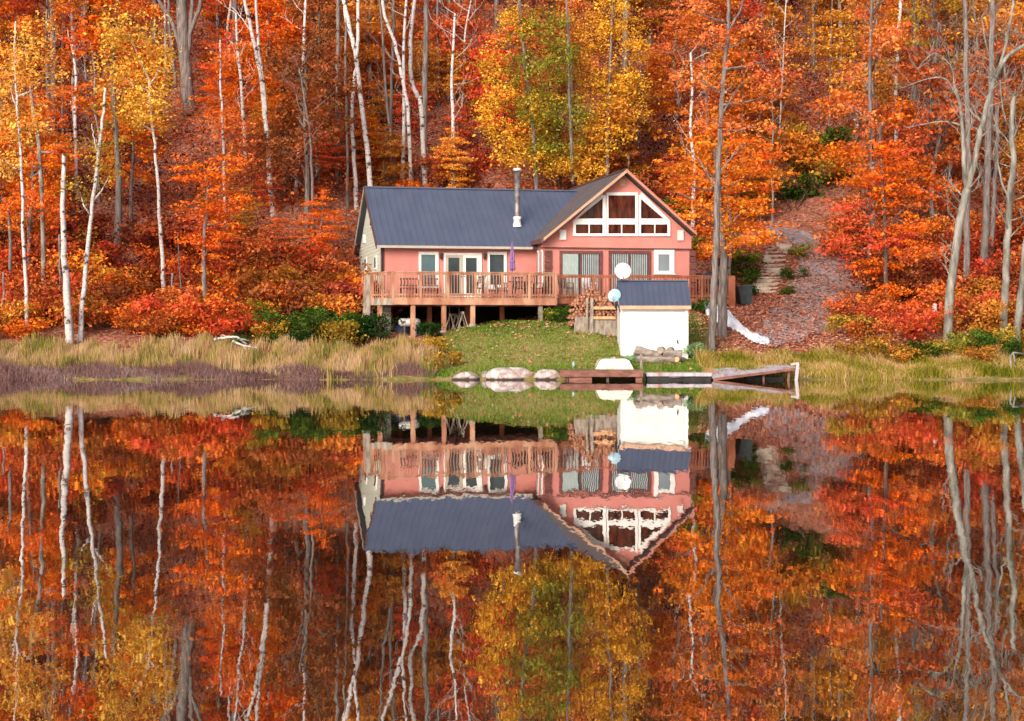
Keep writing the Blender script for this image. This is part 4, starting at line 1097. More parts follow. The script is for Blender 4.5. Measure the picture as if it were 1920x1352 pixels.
def pix_tree(name, label, cat, trunks, blobs=(), colour='orange', bark='bark_grey', Y=None, group=None, seed=1, flat=.4, dens=95, leaf=.145, clump=.5, twig=0, twigL=1.6, sink=.25, taper=True, crowns=None):
    """trunks: list of polylines [(px,py[,dY]),...], w0, w1 in photo pixels; each is placed on its own distance Y"""
    rnd = random.Random(seed); rng = np.random.default_rng(seed)
    b0 = trunks[0][0][0]
    if Y is None: Y = hit(b0[0], b0[1])
    base = Vector(((b0[0] - 960) / F * Y, Y, 0)); base.z = gz(base.x, Y)
    t = thing(name, label, cat, base, 0, group)
    mb = MB()
    for ti, (pl, w0, w1) in enumerate(trunks):
        pts = []
        for q in pl:
            dy = q[2] if len(q) > 2 else 0
            pts.append(at(q[0], q[1], Y + dy) - base)
        if ti == 0: pts[0] = Vector((pts[0].x, pts[0].y, -sink))
        sp = [Vector(p) for p in spline(pts, 5)]
        n = len(sp)
        sp = [p + Vector((rnd.uniform(-.03, .03), rnd.uniform(-.03, .03), 0)) * (0 if i == 0 else 1) for i, p in enumerate(sp)]
        rad = [(w0 + (w1 - w0) * (i / (n - 1)) ** .85) / 2 / F * Y for i in range(n)]
        if ti == 0 and sink: rad[0] *= 1.35; rad[1] *= 1.08
        mb.tube(sp, rad, 10 if w0 > 8 else 7)
        if twig:
            for k in range(n // 3, n):
                for _ in range(twig if k < n - 1 else twig + 2):
                    if rnd.random() < .55:
                        d = Vector((rnd.choice((-1, 1)) * rnd.uniform(.5, 1), rnd.uniform(-.6, .5), rnd.uniform(.1, 1.0)))
                        twigs(mb, sp[k], d, twigL * rnd.uniform(.5, 1.1), min(.035, max(.012, rad[k] * .28)), 3, rnd)
    if blobs:
        for (bx, by, rx, ry) in blobs[:14]:
            c = at(bx, by, Y) - base
            main = [Vector(p) for p in spline([at(q[0], q[1], Y + (q[2] if len(q) > 2 else 0)) - base for q in trunks[0][0]], 5)]
            src = min(main, key=lambda p: abs(p.z - (c.z - ry / F * Y * .6)))
            if (c - src).length > .4: mb.tube([src, (src + c) / 2 + Vector((0, rnd.uniform(-.3, .3), -.1)), c], [.055, .035, .012], 6)
    mb.build('trunk', M[bark], t)
    for cols, bl in (crowns or ([(colour, blobs)] if blobs else [])):
        wb = []
        for (bx, by, rx, ry) in bl:
            c = at(bx, by, Y) - base; s = Y / F
            wb.append((c.x, c.y + rnd.uniform(-.4, .4), c.z, rx * s, max(.5, min(rx, ry) * s * .9), ry * s))
        child('crown', crown_mesh('crown', wb, rng, leaf, dens, flat, clump), t, col(cols))
    return t

# --- the trees one can point at, from the left
pix_tree('birch_tree', 'thickest white birch, leafless and broken off at the top, behind the reeds', 'tree', [([(131, 628), (126, 560), (121, 480), (118, 380), (119, 288)], 17, 7)], bark='bark_birch', Y=67.0, seed=2)
pix_tree('birch_tree', 'white birch leaning right beside the thickest birch, with thin olive foliage', 'tree', [([(150, 630), (157, 540), (168, 430), (183, 300), (194, 210), (197, 165)], 11, 4), ([(183, 300), (176, 260), (172, 232)], 3, 1.5)],
         blobs=[(180, 260, 46, 60), (150, 360, 34, 60), (205, 330, 40, 70), (160, 470, 26, 40)], colour='olive', bark='bark_birch', Y=67.6, seed=3, dens=42, flat=.7)
pix_tree('birch_tree', 'slim white birch with a golden orange crown near the left edge', 'tree', [([(53, 615), (45, 470), (40, 320), (32, 200), (27, 120), (30, 40)], 8, 3)],
         blobs=[(50, 90, 62, 56), (20, 165, 50, 56), (72, 150, 40, 48), (40, 235, 60, 50), (10, 300, 34, 50)], colour=(244, 164, 78), bark='bark_birch', Y=68.2, seed=4, dens=95, flat=.7)
pix_tree('birch_tree', 'straight white birch standing alone, upper stem lost in orange leaves', 'tree', [([(310, 578), (303, 470), (297, 360), (290, 270), (283, 215), (280, 150)], 9, 3)],
         blobs=[(240, 60, 72, 60), (225, 140, 66, 62), (285, 190, 44, 60), (250, 215, 60, 46), (300, 120, 36, 60)], colour=(244, 170, 74), bark='bark_birch', seed=5, dens=105, flat=.7)
pix_tree('dead_birch', 'bare white snag with a forked broken tip, upper left', 'tree', [([(146, 380), (141, 230), (142, 150), (139, 105), (134, 62)], 7, 4), ([(139, 105), (130, 75), (127, 56)], 3, 1.5), ([(141, 215), (132, 190)], 3, 2)], bark='bark_birch', seed=6)
pix_tree('birch_tree', 'tall forked white birch left of the house, both stems leaving the top of the frame', 'tree', [([(513, 408), (507, 340), (501, 262), (490, 150), (472, 60), (452, -25)], 12, 6), ([(501, 262), (494, 160), (484, 80), (480, -25)], 8, 5), ([(472, 60), (450, 30), (430, 8)], 3, 1.5)], bark='bark_birch', seed=7)
pix_tree('birch_tree', 'leaning white birch rising behind the left end of the house roof', 'tree', [([(697, 352), (690, 290), (680, 210), (668, 110), (655, 50), (640, -25)], 11, 7), ([(668, 110), (672, 60), (671, -25)], 8, 6)], bark='bark_birch', Y=84, seed=8)
pix_tree('birch_tree', 'pale curving birch just left of the leaning one behind the roof end', 'tree', [([(670, 372), (664, 300), (660, 220), (664, 150), (668, 112), (650, 40), (642, -25)], 9, 5)], bark='bark_birch', Y=84.6, seed=9)
pix_tree('birch_tree', 'slim birch with an elbow bend in the middle of the grey trunks above the roof', 'tree', [([(770, 300), (766, 225), (755, 150), (740, 80), (722, 30), (714, -25)], 8, 6)], bark='bark_birch', Y=87, seed=10)
pix_tree('birch_tree', 'white birch with a sharp kink, right of the elbow-bent one above the roof', 'tree', [([(797, 330), (790, 200), (783, 180), (771, 145), (770, 80), (779, -25)], 10, 7)], bark='bark_birch', Y=88, seed=11)
pix_tree('birch_tree', 'thin straight white birch high on the right hillside', 'tree', [([(1683, 330), (1680, 215), (1683, 110), (1690, -25)], 8, 6)], bark='bark_birch', Y=90, seed=12)
pix_tree('birch_tree', 'thin white birch stem among red leaves left of the forked birch', 'tree', [([(424, 380), (418, 250), (413, 130), (413, 70)], 6, 3)], bark='bark_birch', Y=82, seed=13,
         crowns=[('salmon', [(400, 230, 50, 50), (450, 250, 44, 56), (430, 110, 46, 44)])], dens=55)
pix_tree('maple_tree', 'bright orange maple on a bare grey stem behind the reeds, left of the house', 'tree', [([(386, 610), (384, 540), (382, 470), (388, 390), (390, 320)], 10, 5)],
         blobs=[(392, 462, 44, 28), (352, 448, 26, 12), (420, 412, 46, 28), (375, 390, 52, 26), (440, 375, 36, 30), (395, 340, 62, 28), (350, 320, 36, 24), (430, 305, 42, 24)], colour='brightorange', seed=14, flat=.3, dens=120)
pix_tree('maple_tree', 'red-orange maple with tiered branches behind the birches at the far left', 'tree', [([(83, 395), (75, 300), (66, 230), (56, 160)], 9, 6), ],
         blobs=[(100, 180, 46, 26), (80, 225, 50, 24), (115, 280, 40, 20), (50, 370, 56, 26), (95, 400, 40, 28), (20, 400, 30, 30), (60, 300, 40, 20)], colour=(246, 106, 44), bark='bark_pale', Y=74, seed=15, flat=.28, dens=110)
pix_tree('maple_tree', 'large grey multi-stemmed maple at the top left with bare limbs', 'tree', [([(356, 210), (350, 150), (344, 80), (340, -25)], 26, 20), ([(350, 150), (330, 60), (300, 5), (292, -25)], 10, 5), ([(346, 90), (372, 20), (378, -25)], 9, 6), ([(330, 165), (322, 90), (316, 20), (318, -25)], 7, 5), ([(352, 110), (358, 40), (362, -25)], 9, 7)], bark='bark_grey', seed=16)
pix_tree('sapling', 'bare grey sapling with fine upright twigs between the forked birch and the house', 'tree', [([(592, 492), (586, 380), (583, 280), (572, 190), (562, 130)], 7, 3), ([(580, 235), (560, 200), (552, 160)], 3, 1.5), ([(584, 260), (604, 230)], 2.5, 1)], bark='bark_grey', seed=17, twig=1, twigL=1.0)
# yellow-green aspens behind the roof
pix_tree('aspen_tree', 'big yellow and green aspen towering right behind the metal roof', 'tree', [([(1010, 360), (1000, 250), (985, 120), (975, 20), (972, -40)], 9, 5), ([(1075, 345), (1070, 240), (1066, 120), (1062, -20)], 7, 4)], Y=84, bark='bark_grey', seed=18, dens=105, flat=.75,
         crowns=[('yellow', [(925, 120, 32, 56), (920, 215, 34, 60), (955, 265, 50, 44), (960, 40, 42, 46), (990, 300, 60, 32), (1010, 190, 40, 60), (1080, 320, 70, 30), (945, 170, 44, 40)]),
                 ('lime', [(1010, 60, 56, 56), (1040, 120, 60, 60), (1000, 200, 54, 50), (1060, 220, 56, 60), (1030, 290, 60, 36), (985, 130, 40, 50)])])
pix_tree('aspen_tree', 'golden yellow aspen leaning against the green one above the gable', 'tree', [([(1138, 330), (1140, 250), (1144, 120), (1150, -20)], 8, 4)], Y=85.5, bark='bark_grey', seed=19, dens=110, flat=.75,
         crowns=[('yellow', [(1150, 20, 60, 46), (1120, 70, 50, 46), (1190, 90, 34, 40), (1170, 160, 50, 46), (1120, 170, 46, 60), (1195, 205, 24, 30), (1140, 245, 56, 44), (1105, 290, 46, 30)]),
                 ('golden', [(1085, 60, 36, 60), (1090, 140, 30, 50), (1155, 210, 40, 40)])])
# right of the gable
pix_tree('maple_tree', 'slim grey maple, the front one of the pair of trunks right of the shed', 'tree', [([(1333, 664), (1338, 560), (1343, 440), (1346, 340), (1352, 220), (1360, 110), (1366, 30), (1362, -25)], 15, 6), ([(1352, 220), (1380, 170), (1410, 140, .8)], 4, 2), ([(1347, 330), (1375, 290), (1400, 268, .6)], 4, 2), ([(1346, 360), (1310, 300), (1290, 285, .5)], 4, 2), ([(1364, 60), (1385, 25), (1400, -20)], 5, 3)],
         blobs=[(1330, 60, 70, 50), (1400, 70, 66, 50), (1300, 140, 60, 50), (1380, 150, 76, 44), (1440, 180, 50, 44), (1340, 220, 70, 40), (1420, 235, 60, 30), (1300, 20, 50, 40), (1450, 110, 46, 46)], colour=(242, 120, 66), bark='bark_grey', Y=65.2, seed=20, flat=.45, dens=44)
pix_tree('maple_tree', 'thicker grey maple with yellow-orange leaves, the rear one of the pair right of the shed', 'tree', [([(1354, 640), (1355, 560), (1356, 480), (1350, 400), (1346, 330), (1340, 280)], 20, 8), ([(1354, 440), (1390, 400), (1425, 390, .5)], 5, 2), ([(1352, 420), (1310, 380), (1265, 360, .5)], 5, 2)],
         blobs=[(1260, 320, 48, 26), (1330, 325, 66, 34), (1400, 330, 64, 34), (1370, 385, 70, 34), (1310, 400, 44, 28), (1390, 435, 60, 34), (1345, 455, 46, 26), (1340, 280, 70, 28), (1285, 345, 34, 20)], colour=(242, 128, 44), bark='bark_grey', Y=67.2, seed=21, flat=.35, dens=100)
pix_tree('maple_tree', 'brightest red-orange maple with tiered branches on the right, beside the gravel track', 'tree', [([(1662, 622), (1661, 540), (1659, 440), (1656, 360), (1652, 280), (1650, 230)], 10, 5), ([(1659, 450), (1640, 420), (1620, 400, .5)], 4, 2), ([(1660, 430), (1690, 395), (1715, 375, .4)], 4, 2)],
         crowns=[('brightorange', [(1690, 372, 66, 26), (1640, 342, 60, 30), (1700, 320, 70, 28), (1750, 345, 40, 26), (1700, 425, 70, 20), (1640, 500, 52, 22), (1720, 470, 60, 20), (1690, 545, 80, 16), (1650, 560, 40, 22), (1655, 590, 36, 12), (1720, 575, 30, 14), (1650, 280, 50, 26), (1750, 540, 40, 10)]),
                 ((246, 92, 62), [(1580, 470, 52, 16), (1600, 440, 50, 18), (1560, 452, 34, 10), (1640, 455, 50, 24), (1600, 400, 56, 22), (1690, 270, 60, 22)])], bark='bark_dark', Y=71, seed=22, flat=.26, dens=110)
pix_tree('beech_tree', 'pale leaning beech that forks high, right side, bare spreading limbs', 'tree', [([(1775, 640), (1781, 560), (1790, 480), (1800, 410), (1813, 355)], 18, 14), ([(1813, 355), (1808, 300), (1805, 235), (1798, 190), (1790, 160)], 11, 5), ([(1813, 355), (1828, 300), (1842, 230), (1862, 160), (1885, 110), (1935, 76)], 12, 7), ([(1862, 160), (1885, 90), (1898, 20), (1905, -25)], 6, 4),
          ([(1800, 195), (1775, 150), (1740, 148), (1690, 165)], 4, 1.5), ([(1803, 235), (1765, 228), (1700, 240)], 4, 1.5), ([(1842, 230), (1815, 200), (1808, 150), (1812, 90)], 4, 2), ([(1790, 160), (1780, 120), (1750, 100), (1720, 130)], 3, 1.2), ([(1870, 145), (1850, 90), (1840, 30)], 3.5, 1.5)], bark='bark_pale', Y=66.6, seed=23, twig=1, twigL=1.2)
pix_tree('beech_tree', 'pale straight trunk second from the right edge', 'tree', [([(1882, 650), (1884, 560), (1888, 470), (1893, 380), (1900, 300), (1896, 240), (1902, 180)], 16, 9), ([(1893, 380), (1875, 330), (1868, 270)], 5, 2.5), ([(1898, 250), (1880, 205), (1876, 150)], 4, 2)], bark='bark_pale', Y=66.4, seed=24, twig=1, twigL=1.2)
pix_tree('beech_tree', 'pale trunk leaning right out of the frame at the right edge', 'tree', [([(1903, 664), (1912, 580), (1922, 480), (1934, 380), (1940, 250)], 16, 11)], bark='bark_pale', Y=65.0, seed=25)
for i, (pl, w0, w1, lb) in enumerate([
        ([(1813, 570), (1812, 450), (1816, 300), (1812, 150), (1810, -25)], 14, 8, 'dim grey trunk immediately right of the leaning beech'),
        ([(1842, 560), (1848, 430), (1852, 300), (1858, 150), (1862, -25)], 17, 9, 'wide grey trunk midway between the leaning beech and the right edge'),
        ([(1858, 520), (1862, 400), (1868, 300), (1870, 200)], 10, 7, 'slanting grey trunk close behind the wide one on the right')]):
    pix_tree('maple_tree', lb, 'tree', [(pl, w0, w1)], bark='bark_grey', seed=30 + i, twig=1, twigL=1.0)
for i, (pl, w0, w1, lb) in enumerate([
        ([(632, 345), (632, 200), (633, 80), (634, -25)], 9, 7, 'straight grey trunk left of the leaning white birch'),
        ([(652, 390), (650, 250), (648, 130), (650, -25)], 6, 4, 'thin grey trunk crossing behind the leaning white birch'),
        ([(733, 330), (733, 220), (736, 100), (738, -25)], 7, 5, 'grey trunk left of the elbow-bent birch above the roof'),
        ([(793, 345), (795, 220), (798, 110), (800, -25)], 15, 9, 'thickest grey trunk above the roof, behind the kinked birch'),
        ([(822, 200), (822, 120), (819, -25)], 6, 5, 'slim grey trunk right of the kinked birch above the roof'),
        ([(538, 130), (537, 60), (538, -25)], 8, 7, 'grey stem with a broken foot at the top, right of the forked birch'),
        ([(703, 220), (692, 100), (685, -25)], 6, 5, 'slanting grey stem between the two birches above the roof end'),
        ([(890, 60), (890, 20), (890, -25)], 8, 7, 'short piece of grey trunk at the top edge left of the yellow aspen'),
        ([(22, 560), (18, 440), (16, 380)], 8, 5, 'dark grey trunk at the far left edge'),
        ([(345, 575), (337, 520), (332, 440)], 4, 2, 'thin bare stem right of the lone white birch'),
        ([(325, 600), (324, 550), (323, 512)], 5, 4, 'short grey dead stem between the lone white birch and the orange maple'),
        ([(7, 610), (7, 560), (6, 510)], 5, 4, 'short grey stem at the left edge above the reeds'),
        ([(116, 590), (113, 520), (112, 440)], 6, 4, 'grey stem half hidden behind the thickest birch'),
        ([(1527, 150), (1526, 70), (1524, -25)], 6, 5, 'straight grey stem at the top right of centre'),
        ([(1552, 300), (1556, 160), (1562, -25)], 3, 2, 'very thin pale sapling above the gravel track'),
        ([(1620, 150), (1621, 70), (1618, -25)], 12, 9, 'grey trunk at the top, left of the thin white birch on the right'),
        ([(1645, 130), (1640, 50), (1638, -25)], 7, 6, 'second grey trunk at the top, left of the thin white birch on the right'),
        ([(1657, 330), (1655, 260), (1656, 190)], 6, 3, 'pale dead stick standing above the brightest maple'),
        ([(1812, 60), (1800, 20), (1795, -25)], 7, 5, 'grey limb stem at the top right above the leaning beech')]):
    pix_tree('grey_trunk', lb, 'tree', [(pl, w0, w1)], bark='bark_grey', seed=50 + i)

# --- forest filling the hillside: template meshes, one object per tree
def template(kind, seed):
    rng = np.random.default_rng(seed); rnd = random.Random(seed)
    mb = MB(); bl = []
    if kind == 'maple':
        Ht = 7.5; tr = [(0, 0, -.5)] + [(.15 * math.sin(k * 1.4 + seed), .1 * math.cos(k + seed), Ht * k / 6) for k in range(1, 7)]
        mb.tube(spline(tr, 2), list(np.linspace(.13, .025, 13)), 7)
        for k in range(11):
            z = 1.6 + 5.9 * k / 10; rad = 2.5 * math.sin(math.pi * min(.95, (k + 2.0) / 13)) ** .8
            for j in range(2 if k < 9 else 1):
                a = rnd.uniform(0, 6.28); c = (rad * .5 * math.cos(a), rad * .5 * math.sin(a), z + rnd.uniform(-.2, .2))
                bl.append((c[0], c[1], c[2], rad * .62, rad * .62, .30)); mb.tube([(0, 0, z - .5), c], [.04, .012], 5)
        return mb, crown_mesh('crown', bl, rng, .165, 150, .22, .55)
    if kind == 'bushy':
        Ht = 7; tr = [(0, 0, -.5), (.1, 0, 2), (-.1, .1, 4.5), (.05, 0, Ht)]
        mb.tube(spline(tr, 3), list(np.linspace(.14, .03, 10)), 7)
        for k in range(13):
            a = rnd.uniform(0, 6.28); z = rnd.uniform(1.8, 7.4); rad = 1.9 * math.sin(math.pi * (z - .4) / 8.0)
            c = (rad * math.cos(a) * .8, rad * math.sin(a) * .8, z); bl.append(c + (rnd.uniform(.75, 1.2), .9, rnd.uniform(.5, .85)))
            mb.tube([(0, 0, z - .9), c], [.045, .012], 5)
        return mb, crown_mesh('crown', bl, rng, .16, 95, .45, .5)
    if kind == 'tall':
        Ht = 11; tr = [(0, 0, -.5), (.12 * rnd.uniform(-1, 1), 0, 3), (.2 * rnd.uniform(-1, 1), .1, 7), (.1, 0, Ht)]
        mb.tube(spline(tr, 3), list(np.linspace(.17, .04, 10)), 7)
        for k in range(12):
            a = rnd.uniform(0, 6.28); z = rnd.uniform(5.0, 11.2); rad = 1.6
            c = (rad * math.cos(a) * .8, rad * math.sin(a) * .8, z); bl.append(c + (rnd.uniform(.7, 1.1), .9, rnd.uniform(.4, .8)))
            mb.tube([(0, 0, z - 1.0), c], [.045, .012], 5)
        return mb, crown_mesh('crown', bl, rng, .16, 80, .5, .5)
    # shrub
    for k in range(6):
        a = rnd.uniform(0, 6.28); c = (.7 * math.cos(a), .6 * math.sin(a), rnd.uniform(.4, 1.1)); bl.append(c + (rnd.uniform(.5, .8), .6, rnd.uniform(.3, .55)))
        mb.tube([(0, 0, -.2), (c[0] * .5, c[1] * .5, c[2] * .6), c], [.03, .02, .01], 5)
    return mb, crown_mesh('crown', bl, rng, .14, 130, .5, .4)
TPL = {}
for kd, n in (('maple', 5), ('bushy', 4), ('tall', 4), ('shrub', 5)):
    TPL[kd] = []
    for k in range(n):
        mb, cm = template(kd, 100 + k * 7 + len(kd)); TPL[kd].append((mb, cm))
TRK = {}
def trunk_me(kd, i, bark):
    key = (kd, i, bark)
    if key not in TRK: TRK[key] = TPL[kd][i][0].mesh('trunk', M[bark])
    return TRK[key]
def place(kd, p, colour, scale, rz, name, label, cat, group, bark='bark_grey', i=None, zs=1.0):
    i = random.randrange(len(TPL[kd])) if i is None else i
    t = thing(name, label, cat, p, rz, group); t.scale = (scale, scale, scale * zs)
    child('trunk' if kd != 'shrub' else 'stems', trunk_me(kd, i, bark), t)
    child('crown' if kd != 'shrub' else 'foliage', TPL[kd][i][1], t, colour)
    return t
def jitter(c, rnd, s=.18):
    k = rnd.uniform(1 - s, 1 + s); return tuple(min(.85, x * k * rnd.uniform(.92, 1.08)) for x in c[:3]) + (1,)
WORDS = dict(orange='orange', golden='golden orange', yellow='yellow', olive='olive green', rust='rust coloured', red='red', salmon='salmon pink', brown='brown', brightorange='vivid orange', maroon='dark maroon', ochre='ochre', lime='yellow green')
def forest():
    rnd = random.Random(21); pts = []
    tries = 0
    while len(pts) < 205 and tries < 30000:
        tries += 1
        Y = 75 + 60 * rnd.random() ** .9; x = rnd.uniform(-1, 1) * (Y * .335 + 2.5)
        px = 960 + x / Y * F
        if Y < 85.5 and -8.5 < x < 10.0: continue            # house and its yard
        if Y < 92 and 1370 < px < 1610: continue             # steps and track
        if Y < 80 and px < 1000 and px > 560: continue
        if any(abs(px - a) < b and Y < c for a, b, c in ((350, 95, hit(356, 210) + 1), (492, 75, hit(513, 408) + 2), (730, 130, 92), (1845, 90, 84), (1683, 45, 91))): continue
        md = 2.6 + (Y - 75) * .02
        if any((x - a) ** 2 + (Y - b) ** 2 < md * md for a, b in pts): continue
        pts.append((x, Y))
    for x, Y in pts:
        px = 960 + x / Y * F; z = gz(x, Y)
        if px < 380: pal = ['orange', 'golden', 'rust', 'red', 'orange', 'ochre', 'brightorange', 'brightorange']; zone = 'on the left hillside behind the birches'
        elif px < 900: pal = ['rust', 'ochre', 'orange', 'brown', 'rust', 'red', 'orange', 'brightorange', 'olive', 'orange']; zone = 'on the hillside above the left half of the roof'
        elif px < 1230: pal = ['rust', 'orange', 'ochre', 'red', 'yellow', 'golden']; zone = 'on the hillside behind the aspens'
        elif px < 1560: pal = ['salmon', 'orange', 'ochre', 'red', 'olive', 'rust', 'orange']; zone = 'on the hillside above the stone steps'
        else: pal = ['rust', 'ochre', 'orange', 'golden', 'salmon', 'brown', 'olive']; zone = 'on the right hillside behind the beeches'
        c = rnd.choice(pal); kd = rnd.choices(['maple', 'bushy', 'tall'], [5, 3, 2])[0]
        nm = {'maple': 'maple_tree', 'bushy': 'bushy_tree', 'tall': 'tall_tree'}[kd]
        wd = {'maple': 'tiered tree', 'bushy': 'bushy tree', 'tall': 'tall high crowned tree'}[kd]
        lb = f'{WORDS[c]} {wd} {zone}'
        sc = rnd.uniform(.85, 1.35)
        place(kd, (x, Y, z), jitter(col(c), rnd), sc, rnd.uniform(0, 6.28), nm, lb, 'tree', lb.replace('tree', 'trees', 1), rnd.choice(['bark_grey', 'bark_grey', 'bark_dark']), i=rnd.randrange(4), zs=rnd.uniform(.85, 1.15))
forest()
def saplings():
    rnd = random.Random(12); got = []
    for px0, px1, Ya, Yb, k, zone in ((400, 690, 76, 96, 22, 'between the orange maple and the house'), (640, 890, 85.5, 100, 18, 'just above the roof ridge'), (1240, 1480, 86, 97, 8, 'right of the gable peak')):
        for j in range(k):
            for _ in range(30):
                Y = rnd.uniform(Ya, Yb); px = rnd.uniform(px0, px1); p = on_ground(px, Y)
                if (Y < 85 and px > 640) or any((p - q).length < 1.6 for q in got): continue
                break
            got.append(p); c = rnd.choice(['orange', 'rust', 'brightorange', 'salmon', 'ochre', 'red', 'golden'])
            lb = f'small {WORDS[c]} maple sapling {zone}'
            place('maple', p, jitter(col(c), rnd), rnd.uniform(.36, .6), rnd.uniform(0, 6.28), 'maple_sapling', lb, 'sapling', lb.replace('sapling', 'saplings'), 'bark_grey')
saplings()
def stems():
    rnd = random.Random(44); n = 0; cache = {}
    for px0, px1, k, zone in ((380, 620, 11, 'between the forked birch and the house'), (600, 900, 15, 'above the left half of the roof'), (1220, 1560, 9, 'on the hillside above the stone steps'), (1560, 1920, 10, 'on the right hillside behind the beeches'), (0, 380, 9, 'on the left hillside behind the birches')):
        for j in range(k):
            Y = rnd.uniform(82, 112); px = rnd.uniform(px0, px1); p = on_ground(px, Y)
            H_ = rnd.uniform(8, 13); ln = rnd.uniform(-.9, .9)
            pts = [Vector((0, 0, -.4))] + [Vector((ln * (q / 5) ** 1.3 + rnd.uniform(-.12, .12), rnd.uniform(-.1, .1), H_ * q / 5)) for q in range(1, 6)]
            sp = [Vector(q) for q in spline(pts, 3)]; r0 = rnd.uniform(.06, .14)
            pale = rnd.random() < .35
            lb = ('thin white birch stem ' if pale else 'bare grey stem ') + zone
            t = thing('birch_tree' if pale else 'grey_trunk', lb, 'tree', p, 0, lb.replace('stem', 'stems'))
            mb = MB(); mb.tube(sp, list(np.linspace(r0, r0 * .45, len(sp))), 7)
            mb.build('trunk', M['bark_birch' if pale else 'bark_grey'], t)
            tb = MB()
            for q in range(6, len(sp)):
                d = Vector((rnd.choice((-1, 1)) * rnd.uniform(.5, 1), rnd.uniform(-.6, .5), rnd.uniform(.2, 1.1)))
                twigs(tb, sp[q], d, rnd.uniform(.7, 1.6), .022, 2, rnd)
            tb.build('branches', M['bark_birch' if pale else 'bark_grey'], t)
stems()
def shrubs():
    rnd = random.Random(5)
    def spread(n, fn, cols, label, group, s0, s1, zs=(.8, 1.2), name='shrub', cat='shrub'):
        for k in range(n):
            px, Y = fn(); p = on_ground(px, Y)
            c = rnd.choice(cols)
            place('shrub', p - Vector((0, 0, .1)), jitter(col(c), rnd, .22), rnd.uniform(s0, s1), rnd.uniform(0, 6.28), name, label, cat, group, 'bark_dark', zs=rnd.uniform(*zs))
    spread(46, lambda: (rnd.uniform(-20, 450), rnd.uniform(67.2, 71)), ['red', 'rust', 'orange', 'red', 'ochre', 'rust', 'orange'], 'low red and rust shrub at the foot of the left slope', 'red shrubs at the foot of the left slope', .7, 1.2)
    spread(60, lambda: (rnd.uniform(-20, 690), rnd.uniform(71, 80)), ['rust', 'red', 'brown', 'orange', 'maroon', 'rust', 'ochre'], 'rust coloured shrub on the left forest floor', 'rust shrubs on the left forest floor', .9, 1.6)
    spread(22, lambda: (rnd.uniform(640, 1400), rnd.uniform(84, 90)), ['rust', 'red', 'orange', 'brown'], 'reddish shrub on the slope just above the house roof', 'reddish shrubs above the house roof', 1.0, 1.8)
    spread(26, lambda: (rnd.uniform(1590, 1940), rnd.uniform(66.5, 72)), ['rust', 'red', 'rust', 'brown', 'salmon', 'ochre'], 'rust and red shrub among the trunks on the right bank', 'red shrubs among the right trunks', .7, 1.15)
    spread(34, lambda: (rnd.uniform(1600, 1960), rnd.uniform(72, 82)), ['rust', 'red', 'maroon', 'salmon', 'brown'], 'red shrub on the right forest floor', 'red shrubs on the right forest floor', .9, 1.6)
    spread(18, lambda: (rnd.uniform(1590, 1950), rnd.uniform(63.2, 65.4)), ['olive', 'lime', 'green', 'olive', 'ochre'], 'yellow green shrub along the right shore', 'yellow green shrubs along the right shore', .5, .8, (.8, 1.2))
    spread(36, lambda: (rnd.uniform(430, 688), rnd.uniform(66.8, 70.8)), ['green', 'darkgreen', 'green', 'green', 'olive', 'darkgreen'], 'green bush left of the deck', 'green bushes left of the deck', .5, .95)
    spread(9, lambda: (rnd.uniform(1440, 1600), rnd.uniform(91.5, 95)), ['olive', 'green', 'ochre', 'rust'], 'olive shrub above the bend of the gravel track', 'olive shrubs above the bend of the gravel track', .8, 1.4)
    for px, Y, sc, c, lb in ((808, 67.6, .62, 'darkgreen', 'round dark green bush in front of the deck posts'), (836, 61.6, .62, 'olive', 'dark olive bush at the end of the reed bed by the water'), (820, 64.2, .6, 'olive', 'olive bush between the lawn and the reeds'),
                          (1052, 69.3, .65, 'green', 'green bush beneath the deck corner, left of the firewood'), (1036, 69.6, .6, 'lime', 'light green bush under the right end of the long deck'), (1078, 69.2, .55, 'green', 'green bush touching the firewood stack'),
                          (1388, 75.8, .6, 'darkgreen', 'dark green bush behind the plastic bin'), (1388, 77.5, .7, 'green', 'green bush left of the stone steps'), (1378, 78.5, .9, 'green', 'green bush above the plastic bin'), (1398, 80.0, .6, 'lime', 'light green bush left of the upper stone steps'),
                          (1492, 77.6, .55, 'green', 'green bush right of the middle of the stone steps'), (1502, 80.2, .6, 'lime', 'light green bush right of the upper stone steps'), (1478, 75.6, .4, 'green', 'small green bush right of the lowest stone steps'),
                          (1300, 64.0, .5, 'palegreen', 'pale grey green plant against the right side of the shed'), (1320, 71.5, .6, 'green', 'green plant below the right deck railing'), (1190, 62.5, .3, 'palegreen', 'tiny pale plant beside the logs at the shed corner'),
                          (1250, 84.5, 1.5, 'green', 'dark green shrub right of the gable roof'), (1280, 82.0, 1.4, 'olive', 'olive shrub beside the right gable eave'), (1490, 90.0, 1.7, 'green', 'dark green shrub above the top of the track'), (1530, 91.0, 1.8, 'olive', 'olive shrub at the bend of the track'),
                          (1590, 67.4, .8, 'olive', 'brownish bush left of the brightest maple trunk'), (1580, 69.6, .8, 'brown', 'brown bush at the right edge of the leaf strewn slope'), (1500, 93, 1.9, 'ochre', 'ochre shrub over the track bend'), (1395, 90, 1.8, 'ochre', 'ochre shrub above the deck end')):
        place('shrub', on_ground(px, Y) - Vector((0, 0, .08)), jitter(col(c), rnd), sc, rnd.uniform(0, 6.28), 'bush', lb, 'bush', None, 'bark_dark')
shrubs()

